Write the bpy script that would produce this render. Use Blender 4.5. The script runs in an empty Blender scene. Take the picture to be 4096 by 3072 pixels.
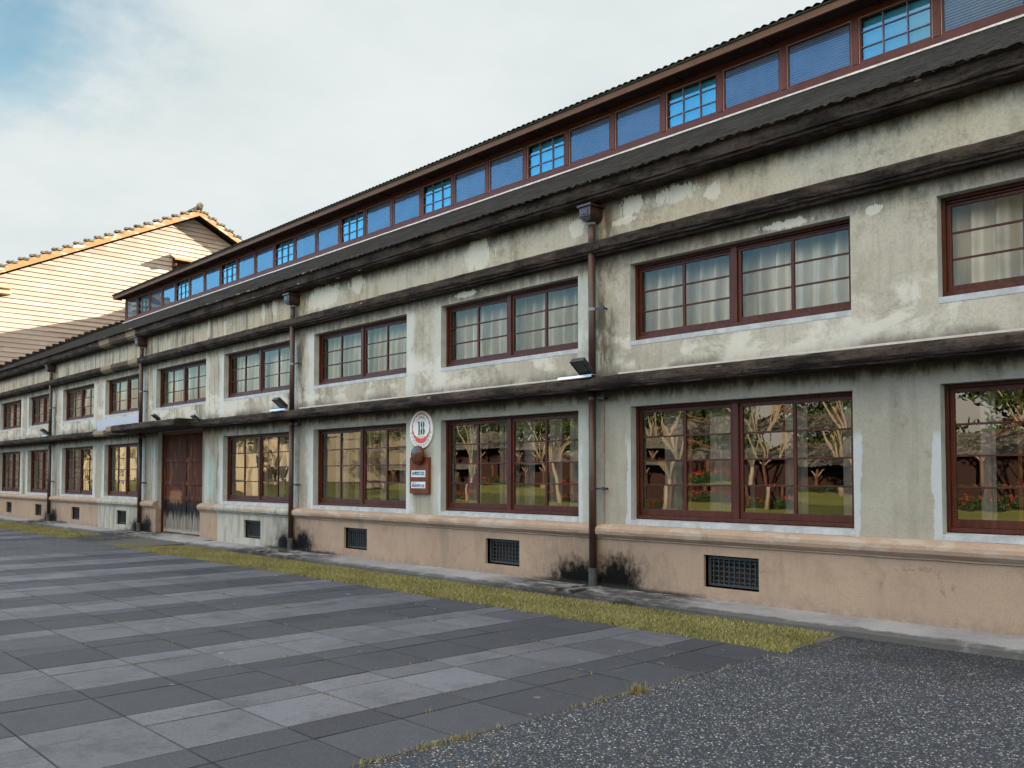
import bpy, math, random
import numpy as np
from mathutils import Matrix, Vector
R = math.radians
random.seed(7); rng = np.random.default_rng(11)
scene = bpy.context.scene
COL = scene.collection
SUN = Vector((1.0, 2.14, 0.65)).normalized()          # direction towards the sun

# ------------------------------------------------------------------ materials
class NT:
    """tiny helper round a node tree; every method returns an output socket"""
    def __init__(s, tree): s.t = tree; s.n = tree.nodes; s.l = tree.links
    def new(s, kind, **kw):
        n = s.n.new(kind)
        for k, v in kw.items(): setattr(n, k, v)
        return n
    def put(s, sock, v):
        if isinstance(v, bpy.types.NodeSocket): s.l.new(v, sock)
        else:
            if isinstance(v, (tuple, list)) and len(v) == 3 and sock.type == 'RGBA': v = (*v, 1)
            sock.default_value = v
    def math(s, op, a, b=0.0, c=None, clamp=False):
        n = s.new('ShaderNodeMath', operation=op, use_clamp=clamp)
        s.put(n.inputs[0], a); s.put(n.inputs[1], b)
        if c is not None: s.put(n.inputs[2], c)
        return n.outputs[0]
    def pos(s):
        if not hasattr(s, '_p'): s._p = s.new('ShaderNodeNewGeometry').outputs['Position']
        return s._p
    def xyz(s, v=None):
        if v is None:
            if not hasattr(s, '_x'):
                n = s.new('ShaderNodeSeparateXYZ'); s.l.new(s.pos(), n.inputs[0]); s._x = n.outputs
            return s._x
        n = s.new('ShaderNodeSeparateXYZ'); s.l.new(v, n.inputs[0]); return n.outputs
    def scale(s, sc, v=None):
        n = s.new('ShaderNodeVectorMath', operation='MULTIPLY')
        s.put(n.inputs[0], v or s.pos()); n.inputs[1].default_value = sc if isinstance(sc, (tuple, list)) else (sc,)*3
        return n.outputs[0]
    def noise(s, sc=1.0, detail=4, rough=.55, v=None, out=0, dist=0.0):
        n = s.new('ShaderNodeTexNoise'); n.inputs['Scale'].default_value = 1.0
        n.inputs['Detail'].default_value = detail; n.inputs['Roughness'].default_value = rough
        n.inputs['Distortion'].default_value = dist
        s.l.new(s.scale(sc, v), n.inputs['Vector']); return n.outputs[out]
    def voro(s, sc, feat='F1', out=0, rnd=1.0):
        n = s.new('ShaderNodeTexVoronoi', feature=feat); n.inputs['Scale'].default_value = 1.0
        n.inputs['Randomness'].default_value = rnd
        s.l.new(s.scale(sc), n.inputs['Vector']); return n.outputs[out]
    def step(s, v, lo, hi):                       # smooth 0..1 between lo and hi (lo may be > hi)
        n = s.new('ShaderNodeMapRange', interpolation_type='SMOOTHSTEP')
        s.put(n.inputs[0], v)
        if lo <= hi: a = (lo, hi, 0.0, 1.0)
        else: a = (hi, lo, 1.0, 0.0)
        for i, x in enumerate(a): n.inputs[1+i].default_value = x
        return n.outputs[0]
    def mix(s, f, a, b, mode='MIX'):
        n = s.new('ShaderNodeMix', data_type='RGBA', blend_type=mode)
        s.put(n.inputs['Factor'], f); s.put(n.inputs[6], a); s.put(n.inputs[7], b); return n.outputs[2]
    def blob(s, cx, cz, rx, rz, wob, edge=.35):   # ragged patch in the wall plane, centred at (x,z)
        x, y, z = s.xyz()
        dx = s.math('DIVIDE', s.math('SUBTRACT', x, cx), rx); dz = s.math('DIVIDE', s.math('SUBTRACT', z, cz), rz)
        d = s.math('SQRT', s.math('ADD', s.math('MULTIPLY', dx, dx), s.math('MULTIPLY', dz, dz)))
        d = s.math('ADD', d, wob); return s.step(d, 1+edge*.5, 1-edge*.5)
    def rangex(s, a, b, soft=.05, wob=None):
        x = s.xyz()[0]
        if wob is not None: x = s.math('ADD', x, wob)
        return s.math('MULTIPLY', s.step(x, a-soft, a+soft), s.step(x, b+soft, b-soft))
    def rangez(s, a, b, soft=.03, wob=None):
        x = s.xyz()[2]
        if wob is not None: x = s.math('ADD', x, wob)
        return s.math('MULTIPLY', s.step(x, a-soft, a+soft), s.step(x, b+soft, b-soft))
    def bump(s, h, strength=.5, dist=.01):
        n = s.new('ShaderNodeBump'); n.inputs['Strength'].default_value = strength; n.inputs['Distance'].default_value = dist
        s.l.new(h, n.inputs['Height']); return n.outputs[0]

MATS = {}
def material(name, build):
    m = bpy.data.materials.new(name); m.use_nodes = True
    nt = NT(m.node_tree); b = m.node_tree.nodes['Principled BSDF']
    build(nt, b); MATS[name] = m; return m
def setp(b, nt, **kw):
    for k, v in kw.items(): nt.put(b.inputs[{'color': 'Base Color', 'rough': 'Roughness', 'metal': 'Metallic', 'normal': 'Normal', 'spec': 'Specular IOR Level', 'ior': 'IOR'}[k]], v)
def simple(name, c1, c2, sc=6.0, rough=.75, bump=.3, bsc=60.0, detail=5, metal=0.0, dist=.004, spec=.4):
    def f(nt, b):
        n = nt.step(nt.noise(sc, detail, .62), .32, .68)
        setp(b, nt, color=nt.mix(n, c1, c2), rough=rough, metal=metal, spec=spec, normal=nt.bump(nt.noise(bsc, 4, .7), bump, dist))
    return material(name, f)

PIPES = [-33.07, -24.9, -16.6, -8.223, 0.06]

def f_wall(nt, b):
    x, y, z = nt.xyz()
    big = nt.noise((.55, .55, .8), 5, .6)
    med = nt.noise((2.2, 2.2, 1.6), 6, .65)
    fine = nt.noise(26.0, 6, .75)
    streak = nt.noise((7.0, 7.0, .55), 5, .65)
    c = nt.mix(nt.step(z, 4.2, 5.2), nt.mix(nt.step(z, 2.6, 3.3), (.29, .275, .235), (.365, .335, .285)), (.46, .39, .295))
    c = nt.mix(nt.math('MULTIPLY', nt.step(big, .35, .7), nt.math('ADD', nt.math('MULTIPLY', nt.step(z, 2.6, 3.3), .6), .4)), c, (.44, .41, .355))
    c = nt.mix(nt.math('MULTIPLY', nt.step(med, .50, .72), .65), c, (.25, .225, .175))
    c = nt.mix(nt.math('MULTIPLY', nt.step(fine, .46, .66), .35), c, (.20, .18, .145))
    c = nt.mix(nt.math('MULTIPLY', nt.step(nt.noise(85., 4, .85), .48, .66), .2), c, (.14, .125, .10))
    c = nt.mix(nt.math('MULTIPLY', nt.step(nt.noise(60., 3, .8, dist=.5), .60, .72), .25), c, (.60, .56, .50))
    c = nt.mix(nt.math('MULTIPLY', nt.math('MULTIPLY', nt.step(nt.noise((1.1, 1.1, .7), 6, .75), .50, .62), nt.step(nt.noise(9., 6, .8), .42, .62)), .5), c, (.14, .125, .10))
    # rain streaks, stronger on the weathered left half
    left = nt.step(x, -11, -20)
    c = nt.mix(nt.math('MULTIPLY', nt.math('MULTIPLY', nt.step(streak, .48, .68), nt.math('ADD', nt.math('MULTIPLY', left, .70), .24)), .95), c, (.115, .105, .08))
    wob = nt.math('MULTIPLY', nt.math('SUBTRACT', nt.noise(5.0, 6, .7), .5), 1.5)
    wobs = nt.math('MULTIPLY', nt.math('SUBTRACT', nt.noise((9., 9., 3.), 5, .7), .5), 2.2)
    # lime-washed pale areas below and beside the upper windows
    pale = nt.math('MULTIPLY', nt.step(nt.noise((1.4, 1.4, 1.9), 5, .65, dist=.4), .46, .58), nt.math('MULTIPLY', nt.rangez(3.12, 3.75, .12, nt.math('MULTIPLY', wob, .10)), .75))
    c = nt.mix(pale, c, (.56, .54, .50))
    # grime band creeping up from the top of the ledge
    grime = nt.math('MULTIPLY', nt.rangez(2.95, 3.14, .12, nt.math('MULTIPLY', wobs, .09)), nt.step(nt.noise((1.3, 1.3, 1.3), 4), .40, .56))
    c = nt.mix(nt.math('MULTIPLY', grime, .8), c, (.06, .055, .045))
    # shade under ledge, string course and coping painted dark, mixed with algae drips
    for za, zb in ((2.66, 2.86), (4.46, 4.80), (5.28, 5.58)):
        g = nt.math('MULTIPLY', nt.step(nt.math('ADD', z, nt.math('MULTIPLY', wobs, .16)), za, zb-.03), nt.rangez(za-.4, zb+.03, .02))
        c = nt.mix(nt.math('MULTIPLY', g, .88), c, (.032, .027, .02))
    # damp stains each side of the rain pipes
    for p in PIPES:
        s = nt.rangex(p-.28, p+.34, .16, nt.math('MULTIPLY', wobs, .12))
        s = nt.math('MULTIPLY', s, nt.step(nt.noise((3.5, 3.5, 1.2), 5, .7), .40, .60))
        up = nt.math('ADD', nt.math('MULTIPLY', nt.step(z, 3.0, 3.3), .62), .25)
        c = nt.mix(nt.math('MULTIPLY', s, up), c, (.07, .068, .05))
    # peeled white patches
    wobf = nt.math('ADD', nt.math('MULTIPLY', wobs, 1.25), nt.math('MULTIPLY', nt.math('SUBTRACT', nt.noise((34., 34., 14.), 4, .8), .5), 1.6))
    for (cx, cz, rx, rz) in ((-15.6, 5.30, .55, .24), (-14.35, 5.38, .26, .2), (-10.78, 5.30, .34, .26), (-7.6, 5.40, .22, .13), (-6.85, 5.38, .28, .12),
                             (-8.62, 5.28, .13, .12), (-7.72, 5.2, .2, .05), (-4.2, 4.58, .1, .05), (-17.6, 5.36, .10, .20), (-18.1, 5.3, .08, .22), (-20.0, 5.2, .07, .25), (-20.9, 5.25, .06, .22), (-6.3, 5.27, .12, .1),
                             (-5.3, 4.64, .28, .05), (-11.1, 4.68, .3, .05)):
        c = nt.mix(nt.math('MULTIPLY', nt.blob(cx, cz, rx, rz, wobf, .16), .68), c, (.60, .57, .50))
    # fresh bluish touch-up paint round the window openings
    tw = nt.math('MULTIPLY', nt.math('SUBTRACT', nt.noise((4., 4., 2.5), 4, .6), .5), .22)
    for (xa, xb) in LOWER:
        if xb is None: continue
        for e, sgn in ((xa, -1), (xb, 1)):
            d = nt.math('MULTIPLY', nt.math('SUBTRACT', x, e), sgn)
            m = nt.math('MULTIPLY', nt.math('MULTIPLY', nt.step(nt.math('ADD', d, tw), .085, .06), nt.step(d, -.03, -.01)), nt.rangez(.95, 2.1 if e > -9 else 1.7, .08, tw))
            c = nt.mix(nt.math('MULTIPLY', m, .7), c, (.44, .47, .52))
    tu = nt.math('MULTIPLY', nt.math('SUBTRACT', nt.noise((5., 5., 3.), 5, .7), .5), .6)
    for (xa, xb) in UPPER[:8]+LOWER[:6]:
        d = nt.math('MAXIMUM', nt.math('SUBTRACT', xa, x), nt.math('SUBTRACT', x, xb))
        m = nt.math('MULTIPLY', nt.step(nt.math('ADD', d, tu), .34, .10), nt.step(d, -.03, -.01))
        c = nt.mix(nt.math('MULTIPLY', nt.math('MULTIPLY', m, .42), nt.math('MAXIMUM', nt.rangez(3.15, 4.55, .1), nt.rangez(.95, 2.5, .2))), c, (.50, .54, .54))
    c = nt.mix(nt.math('MULTIPLY', nt.math('MULTIPLY', nt.rangex(-28.75, -25.05, .04, tw), nt.rangez(3.05, 3.40, .03)), .9), c, (.38, .43, .55))
    c = nt.mix(nt.math('MULTIPLY', nt.blob(-20.7, 1.6, .25, .55, wobs, .4), .5), c, (.33, .46, .44))
    h = nt.math('ADD', nt.math('MULTIPLY', med, 1.2), nt.math('MULTIPLY', nt.noise(90.0, 4, .8), .35))
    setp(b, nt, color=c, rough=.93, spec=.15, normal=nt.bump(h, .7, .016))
def f_plinth(nt, b):
    x, y, z = nt.xyz()
    c = nt.mix(nt.step(nt.noise((.8, .8, 1.2), 5, .6), .35, .65), (.34, .25, .19), (.30, .22, .17))
    c = nt.mix(nt.math('MULTIPLY', nt.step(nt.noise(3.2, 6, .7), .50, .68), .55), c, (.24, .165, .125))
    c = nt.mix(nt.math('MULTIPLY', nt.step(nt.noise((4., 4., .9), 6, .75), .52, .68), .35), c, (.20, .15, .12))
    c = nt.mix(nt.math('MULTIPLY', nt.step(z, .30, .08), nt.math('MULTIPLY', nt.step(nt.noise(7., 6, .8), .38, .6), .55)), c, (.15, .125, .11))
    c = nt.mix(nt.math('MULTIPLY', nt.step(nt.noise(60., 5, .85), .46, .64), .42), c, (.20, .14, .11))
    cr = nt.voro((1.1, 1.1, .8), 'DISTANCE_TO_EDGE'); crn = nt.math('ADD', cr, nt.math('MULTIPLY', nt.math('SUBTRACT', nt.noise(6., 5, .7), .5), .16))
    c = nt.mix(nt.math('MULTIPLY', nt.math('MULTIPLY', nt.step(nt.math('ABSOLUTE', crn), .006, .001), nt.step(nt.noise(.8, 2), .52, .56)), .6), c, (.16, .09, .07))
    wob = nt.math('MULTIPLY', nt.math('SUBTRACT', nt.noise((5., 5., 5.), 6, .75), .5), 1.5)
    tw = nt.math('MULTIPLY', wob, .06)
    grey = nt.math('MAXIMUM', nt.rangex(-28.35, -25.1, .02, tw), nt.rangex(-20.2, -16.75, .02, tw))
    gc = nt.mix(nt.step(nt.noise((6., 6., 1.2), 5, .65), .4, .68), (.36, .36, .33), (.22, .215, .19))
    c = nt.mix(nt.math('MULTIPLY', grey, .92), c, gc)
    c = nt.mix(nt.math('MULTIPLY', nt.step(nt.noise((2.2, 2.2, 5.), 4, .6), .52, .60), nt.rangez(.8, 1.05, .02)), c, (.33, .27, .23))
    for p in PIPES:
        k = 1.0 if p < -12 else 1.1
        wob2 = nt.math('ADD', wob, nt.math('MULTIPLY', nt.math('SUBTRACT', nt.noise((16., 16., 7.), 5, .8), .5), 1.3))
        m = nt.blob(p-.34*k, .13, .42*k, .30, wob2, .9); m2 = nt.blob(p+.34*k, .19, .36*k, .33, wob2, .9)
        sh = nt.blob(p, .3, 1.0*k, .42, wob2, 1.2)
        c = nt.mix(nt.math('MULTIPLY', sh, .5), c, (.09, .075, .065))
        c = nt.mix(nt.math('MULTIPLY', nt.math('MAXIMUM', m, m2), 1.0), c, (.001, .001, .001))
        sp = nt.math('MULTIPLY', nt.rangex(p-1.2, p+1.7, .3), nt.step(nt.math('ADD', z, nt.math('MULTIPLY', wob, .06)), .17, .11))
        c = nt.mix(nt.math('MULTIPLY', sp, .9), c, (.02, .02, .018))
    for (cx, cz, rx, rz) in ((-14.1, .55, .1, .5), (-11.6, .5, .12, .45), (-27.0, .62, .06, .4), (-26.2, .1, .5, .06)):
        c = nt.mix(nt.math('MULTIPLY', nt.blob(cx, cz, rx, rz, wob, .8), .45), c, (.17, .14, .12))
    h = nt.math('ADD', nt.noise(6., 5, .65), nt.math('MULTIPLY', nt.noise(110., 3, .8), .25))
    setp(b, nt, color=c, rough=.9, spec=.15, normal=nt.bump(h, .4, .01))
def f_moss(light=0.0):
    def f(nt, b):
        x, y, z = nt.xyz()
        n = nt.noise((1.6, 1.6, 6.), 6, .7); n2 = nt.noise(14., 6, .75); n3 = nt.noise(60., 4, .8)
        c = nt.mix(nt.step(n, .35, .65), (.015, .012, .011), (.080, .060, .050))
        c = nt.mix(nt.math('MULTIPLY', nt.step(n2, .50, .70), .8), c, (.006, .006, .006))
        c = nt.mix(nt.math('MULTIPLY', nt.step(n3, .52, .75), .55), c, (.11, .085, .07))
        wob = nt.math('MULTIPLY', nt.math('SUBTRACT', nt.noise((4., 4., 8.), 5, .7), .5), .30)
        segs = ((-27.95, -27.1), (-25.75, -25.05), (-18.9, -18.6), (-15.9, -15.5), (-18.3, -17.8), (-20.4, -19.6))
        for a, e in segs:
            c = nt.mix(nt.math('MULTIPLY', nt.rangex(a, e, .03, nt.math('MULTIPLY', wob, .15)), .85 if a < -25 else nt.rangez(5.765, 5.86, .012)), c, (.30, .235, .165))
        c = nt.mix(nt.math('MULTIPLY', nt.rangex(-27.1, -25.75, .04), .5), c, (.14, .115, .095))
        spots = nt.math('MULTIPLY', nt.step(nt.noise((3.5, 3.5, 16.), 3, .5), .70, .735), nt.step(nt.noise(.7, 2), .5, .56))
        c = nt.mix(nt.math('MULTIPLY', spots, .9), c, (.42, .34, .28))
        h = nt.math('ADD', n2, nt.math('MULTIPLY', n3, .5))
        setp(b, nt, color=c, rough=.95, spec=.15, normal=nt.bump(h, 1.0, .035))
    return f
def f_wood(c1, c2, c3, axis, rough=.55, wear=.3):
    def f(nt, b):
        sc = {'z': (30., 30., 1.6), 'x': (1.6, 30., 30.)}[axis]
        g = nt.noise(sc, 6, .65); w = nt.noise(3.0, 5, .7); ww = nt.noise((14, 14, 5.), 5, .75)
        c = nt.mix(nt.step(g, .3, .7), c1, c2)
        c = nt.mix(nt.math('MULTIPLY', nt.step(w, .5, .7), .5), c, c3)
        c = nt.mix(nt.math('MULTIPLY', nt.step(ww, .64, .70), wear), c, (.34, .25, .17))
        setp(b, nt, color=c, rough=rough, spec=.22, normal=nt.bump(nt.math('ADD', g, ww), .35, .004))
    return f
def f_door(nt, b):
    x, y, z = nt.xyz()
    g = nt.noise((26., 26., 1.1), 6, .7); w = nt.noise((3.2, 3.2, .9), 5, .65, dist=.6)
    wob = nt.math('MULTIPLY', nt.math('SUBTRACT', nt.noise((10., 10., 1.), 5, .7), .5), .9)
    zz = nt.math('ADD', z, wob)
    c = nt.mix(nt.step(g, .3, .7), (.030, .010, .006), (.10, .028, .012))
    c = nt.mix(nt.math('MULTIPLY', nt.step(w, .52, .68), .8), c, (.20, .08, .025))
    c = nt.mix(nt.step(zz, 1.15, .85), c, (.010, .009, .009))
    grey = nt.mix(nt.step(g, .3, .65), (.085, .075, .070), (.23, .20, .18))
    c = nt.mix(nt.step(zz, .72, .50), c, grey)
    c = nt.mix(nt.math('MULTIPLY', nt.step(nt.math('ADD', z, nt.math('MULTIPLY', wob, .2)), .27, .20), .7), c, (.33, .27, .24))
    c = nt.mix(nt.math('MULTIPLY', nt.math('MULTIPLY', nt.rangez(.95, 1.25, .05, nt.math('MULTIPLY', wob, .3)), nt.rangex(-23.5, -22.75, .1)), .6), c, (.30, .15, .07))
    setp(b, nt, color=c, rough=.7, spec=.12, normal=nt.bump(g, .5, .006))
def f_peel(nt, b):                                 # orange-brown verge boards with paint flaked to white
    n = nt.noise((1., .9, 5.), 6, .7, dist=.5); g = nt.noise((1, 3., 30.), 4, .6)
    c = nt.mix(nt.step(g, .3, .7), (.36, .17, .06), (.48, .26, .11))
    c = nt.mix(nt.step(n, .55, .60), c, (.80, .78, .76))
    setp(b, nt, color=c, rough=.7, normal=nt.bump(n, .3, .01))
def f_siding(nt, b):
    x, y, z = nt.xyz()
    row = nt.math('FLOOR', nt.math('DIVIDE', z, .25))
    nv = nt.new('ShaderNodeCombineXYZ'); nt.put(nv.inputs[1], nt.math('DIVIDE', nt.math('ADD', y, nt.math('MULTIPLY', row, 1.37)), 1.8)); nt.put(nv.inputs[2], row)
    v = nt.new('ShaderNodeTexWhiteNoise'); 
    fl = nt.new('ShaderNodeVectorMath', operation='FLOOR'); nt.l.new(nv.outputs[0], fl.inputs[0]); nt.l.new(fl.outputs[0], v.inputs['Vector'])
    c = nt.mix(v.outputs['Value'], (.46, .36, .30), (.58, .47, .40))
    g = nt.noise((1., 1.6, 22.), 5, .65)
    c = nt.mix(nt.math('MULTIPLY', nt.step(g, .45, .7), .5), c, (.42, .31, .23))
    c = nt.mix(nt.math('MULTIPLY', nt.step(nt.noise(1.2, 4), .5, .7), .3), c, (.66, .58, .50))
    setp(b, nt, color=c, rough=.8, spec=.25, normal=nt.bump(g, .3, .01))
def f_paver(nt, b):
    a = nt.new('ShaderNodeAttribute', attribute_name='tone'); ac = a.outputs['Color']
    n = nt.noise(2.2, 6, .7); s = nt.noise(130., 3, .8); s2 = nt.noise(.45, 4, .6)
    c = nt.mix(nt.math('MULTIPLY', nt.step(s, .42, .62), .75), ac, nt.mix(1.0, ac, (.48, .48, .50), 'MULTIPLY'))
    c = nt.mix(nt.math('MULTIPLY', nt.step(s, .58, .68), .5), c, (.42, .42, .45))
    c = nt.mix(nt.math('MULTIPLY', nt.step(n, .45, .68), .45), c, (.050, .050, .058))
    c = nt.mix(nt.math('MULTIPLY', nt.step(nt.noise(14., 6, .8), .50, .66), .30), c, (.045, .045, .052))
    c = nt.mix(nt.math('MULTIPLY', nt.step(nt.noise(1.1, 6, .75), .58, .70), .22), c, (.24, .235, .23))
    x, y, z = nt.xyz()
    wob = nt.math('MULTIPLY', nt.math('SUBTRACT', nt.noise(.9, 5, .65), .5), 4.0)
    damp_shade = nt.math('MULTIPLY', nt.step(nt.math('ADD', y, wob), 3.6, 7.2), .55)  # dimmer skylight near the building painted into slab colour, plus wet tone
    c = nt.mix(damp_shade, c, nt.mix(1.0, c, (.52, .55, .62), 'MULTIPLY'))
    c = nt.mix(nt.math('MULTIPLY', nt.step(nt.noise(5., 3), .70, .73), .4), c, (.36, .36, .38))
    sp = nt.noise(48., 4, .85)
    c = nt.mix(nt.math('MULTIPLY', nt.step(sp, .54, .64), .45), c, nt.mix(1.0, c, (.45, .45, .5), 'MULTIPLY'))
    c = nt.mix(nt.math('MULTIPLY', nt.step(sp, .42, .34), .4), c, nt.mix(1.0, c, (1.7, 1.7, 1.7), 'MULTIPLY'))
    setp(b, nt, color=c, rough=.85, spec=.25, normal=nt.bump(nt.math('ADD', s, nt.math('ADD', n, sp)), .7, .006))
def f_gravel(nt, b):
    d = nt.voro(60., 'F1', 0); cc = nt.voro(60., 'F1', 1)
    d2 = nt.voro(150., 'F1', 0); c2 = nt.voro(150., 'F1', 1)
    v = nt.xyz(cc)[0]; v2 = nt.xyz(c2)[1]; w = nt.xyz(cc)[2]
    c = nt.mix(nt.step(v2, 0.2, .9), (.014, .017, .025), (.055, .064, .085))
    stone = nt.mix(nt.step(v, .35, .95), (.028, .033, .044), (.23, .245, .275))
    stone = nt.mix(nt.step(v, .87, .95), stone, (.55, .54, .53))
    stone = nt.mix(nt.math('MULTIPLY', nt.step(w, .90, .92), .6), stone, (.26, .17, .11))
    m = nt.step(d, .52, .34)
    c = nt.mix(m, c, stone)
    big = nt.noise(.8, 5, .6)
    c = nt.mix(nt.math('MULTIPLY', nt.step(big, .45, .68), .55), c, nt.mix(1., c, (.42, .45, .5), 'MULTIPLY'))
    x, y, z = nt.xyz()
    apron_dark = nt.math('MULTIPLY', nt.step(nt.math('ADD', y, nt.math('MULTIPLY', nt.math('SUBTRACT', big, .5), 3.0)), 7.4, 8.7), .7)  # aggregate darkens towards the apron
    c = nt.mix(apron_dark, c, nt.mix(1., c, (.3, .33, .4), 'MULTIPLY'))
    setp(b, nt, color=c, rough=.7, spec=.4, normal=nt.bump(nt.math('ADD', m, nt.math('MULTIPLY', d2, -.4)), .9, .006))
def f_concrete(nt, b):
    n = nt.noise((1.2, 1.2, 3.), 6, .7); f = nt.noise(30., 5, .8)
    x, y, z = nt.xyz()
    c = nt.mix(nt.step(n, .35, .65), (.27, .27, .285), (.19, .19, .20))
    c = nt.mix(nt.math('MULTIPLY', nt.step(f, .5, .72), .4), c, (.12, .12, .12))
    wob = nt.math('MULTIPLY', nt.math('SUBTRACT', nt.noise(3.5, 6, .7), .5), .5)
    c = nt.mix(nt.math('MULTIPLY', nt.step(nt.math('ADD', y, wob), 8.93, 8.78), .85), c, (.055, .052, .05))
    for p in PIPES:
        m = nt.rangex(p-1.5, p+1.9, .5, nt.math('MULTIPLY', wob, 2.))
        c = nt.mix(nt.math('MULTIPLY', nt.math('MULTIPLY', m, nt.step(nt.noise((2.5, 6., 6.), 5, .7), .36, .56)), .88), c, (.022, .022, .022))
    setp(b, nt, color=c, rough=.9, spec=.2, normal=nt.bump(nt.math('ADD', n, f), .6, .012))
def f_ground(nt, b):
    n = nt.noise(.35, 6, .6)
    setp(b, nt, color=nt.mix(nt.step(n, .4, .6), (.07, .07, .065), (.11, .105, .09)), rough=.95, spec=.1)
def f_lawn(nt, b):
    n = nt.noise(1.2, 6, .7); f = nt.noise(40., 5, .8)
    c = nt.mix(nt.step(n, .35, .65), (.27, .27, .06), (.35, .31, .09))
    setp(b, nt, color=nt.mix(nt.math('MULTIPLY', nt.step(f, .4, .7), .5), c, (.05, .07, .015)), rough=.9, spec=.1, normal=nt.bump(f, .8, .03))
def f_leafy(c1, c2, sc=3.):
    def f(nt, b):
        a = nt.new('ShaderNodeAttribute', attribute_name='tone').outputs['Fac']
        setp(b, nt, color=nt.mix(a, c1, c2), rough=.6, spec=.3)
    return f
def f_glass(tint, refl, ior, rough=.0, wav=.22):
    def f(nt, b):
        out = nt.n['Material Output']
        bu = nt.bump(nt.noise((1.3, 1.3, 1.1), 2, .4), wav, .01)
        g = nt.new('ShaderNodeBsdfGlossy'); g.inputs['Color'].default_value = (*refl, 1); g.inputs['Roughness'].default_value = rough
        nt.l.new(bu, g.inputs['Normal'])
        t = nt.new('ShaderNodeBsdfTransparent'); t.inputs['Color'].default_value = (*tint, 1)
        fr = nt.new('ShaderNodeFresnel'); fr.inputs['IOR'].default_value = ior
        m = nt.new('ShaderNodeMixShader'); nt.l.new(fr.outputs[0], m.inputs[0]); nt.l.new(t.outputs[0], m.inputs[1]); nt.l.new(g.outputs[0], m.inputs[2])
        nt.l.new(m.outputs[0], out.inputs['Surface']); nt.n.remove(b)
    return f
def f_rooftile(c1, c2):
    def f(nt, b):
        n = nt.noise(2.5, 6, .7); f2 = nt.noise(22., 5, .8)
        c = nt.mix(nt.step(n, .35, .65), c1, c2)
        c = nt.mix(nt.math('MULTIPLY', nt.step(f2, .55, .7), .4), c, nt.mix(1.0, c, (2.6, 2.4, 2.2), 'MULTIPLY'))
        setp(b, nt, color=c, rough=.9, spec=.2, normal=nt.bump(f2, .9, .02))
    return f

LOWER = [(-40.05, -37.07), (-36.10, -33.25), (-32.12, -29.06), (-28.06, -25.05), (-20.03, -16.85), (-15.92, -12.746), (-11.766, -8.592), (-7.629, -4.482), (-3.545, -.40)]
DOORX = (-23.95, -21.15)
UPPER = [(-40.05, -37.07), (-36.10, -33.25), (-32.12, -29.06), (-28.06, -25.05), (-24.135, -21.008), (-20.03, -16.85), (-15.92, -12.746), (-11.766, -8.592), (-7.629, -4.482), (-3.545, -.40)]
VENTX = [-38.72, -34.92, -30.88, -26.84, -18.83, -14.68, -10.56, -6.43, -2.30]

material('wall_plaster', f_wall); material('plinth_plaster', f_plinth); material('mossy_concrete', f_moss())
material('frame_wood', f_wood((.042, .010, .006), (.082, .021, .011), (.022, .007, .005), 'z', .5, .06))
material('maroon_board', f_wood((.080, .024, .022), (.115, .036, .031), (.050, .020, .020), 'x', .6, .12))
material('maroon_post', f_wood((.10, .028, .022), (.14, .042, .03), (.035, .018, .016), 'z', .6, .65))
material('fascia_wood', f_wood((.105, .050, .032), (.15, .075, .045), (.06, .032, .024), 'x', .7, .2))
material('soffit_wood', f_wood((.045, .022, .018), (.065, .032, .024), (.03, .018, .016), 'x', .8, .1))
material('door_wood', f_door); material('peeling_paint', f_peel); material('siding_wood', f_siding)
material('paving_slab', f_paver); material('exposed_aggregate', f_gravel); material('apron_concrete', f_concrete)
material('ground_soil', f_ground); material('lawn_grass', f_lawn)
material('grass_blades', f_leafy((.085, .085, .022), (.33, .305, .12))); material('dry_weed', f_leafy((.12, .11, .04), (.28, .23, .10)))
material('tree_leaves', f_leafy((.02, .04, .012), (.11, .13, .035))); material('hedge_leaves', f_leafy((.02, .05, .012), (.07, .11, .03)))
simple('bark_pale', (.42, .33, .22), (.30, .23, .15), 5., .8); simple('flower_red', (.75, .04, .03), (.60, .02, .03), 5., .6)
simple('pipe_paint', (.036, .018, .015), (.062, .030, .023), 3., .45, .15, 40.)
simple('shoe_metal', (.025, .03, .03), (.05, .055, .052), 8., .6); simple('pale_paint', (.24, .25, .26), (.16, .165, .17), 12., .6)
simple('sill_paint', (.42, .44, .48), (.30, .31, .33), 7., .7, .3, 30.)
simple('reveal_paint', (.42, .46, .46), (.33, .36, .36), 4., .85)
simple('white_flashing', (.62, .60, .58), (.42, .40, .40), 9., .6)
simple('grille_iron', (.022, .028, .035), (.035, .04, .045), 20., .5, .3)
simple('vent_dark', (.05, .035, .025), (.02, .015, .012), 10., .9)
simple('room_plaster', (.07, .065, .06), (.10, .09, .08), 2., .9)
simple('post_timber', (.60, .26, .10), (.48, .20, .08), 6., .6)
simple('lamp_black', (.012, .014, .018), (.025, .027, .03), 15., .4); simple('lamp_glass', (.010, .012, .015), (.014, .016, .02), 5., .15, .05, 20.)
simple('steel_plate', (.58, .62, .68), (.48, .50, .55), 6., .35, .15, 30., metal=.6)
simple('trunking_pvc', (.50, .44, .40), (.40, .36, .33), 8., .5)
simple('sign_white', (.72, .72, .68), (.66, .66, .62), 4., .4, .05); simple('sign_red', (.55, .06, .045), (.50, .05, .04), 4., .4, .05)
simple('sign_blue', (.02, .16, .30), (.02, .13, .26), 4., .4, .05); simple('sign_brown', (.045, .022, .02), (.06, .03, .025), 4., .4, .05)
simple('sign_yellow', (.62, .45, .14), (.58, .42, .13), 4., .4, .05); simple('paper', (.56, .62, .74), (.50, .56, .68), 9., .5, .05)
simple('ink', (.03, .05, .09), (.02, .03, .06), 9., .5, .05)
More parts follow.
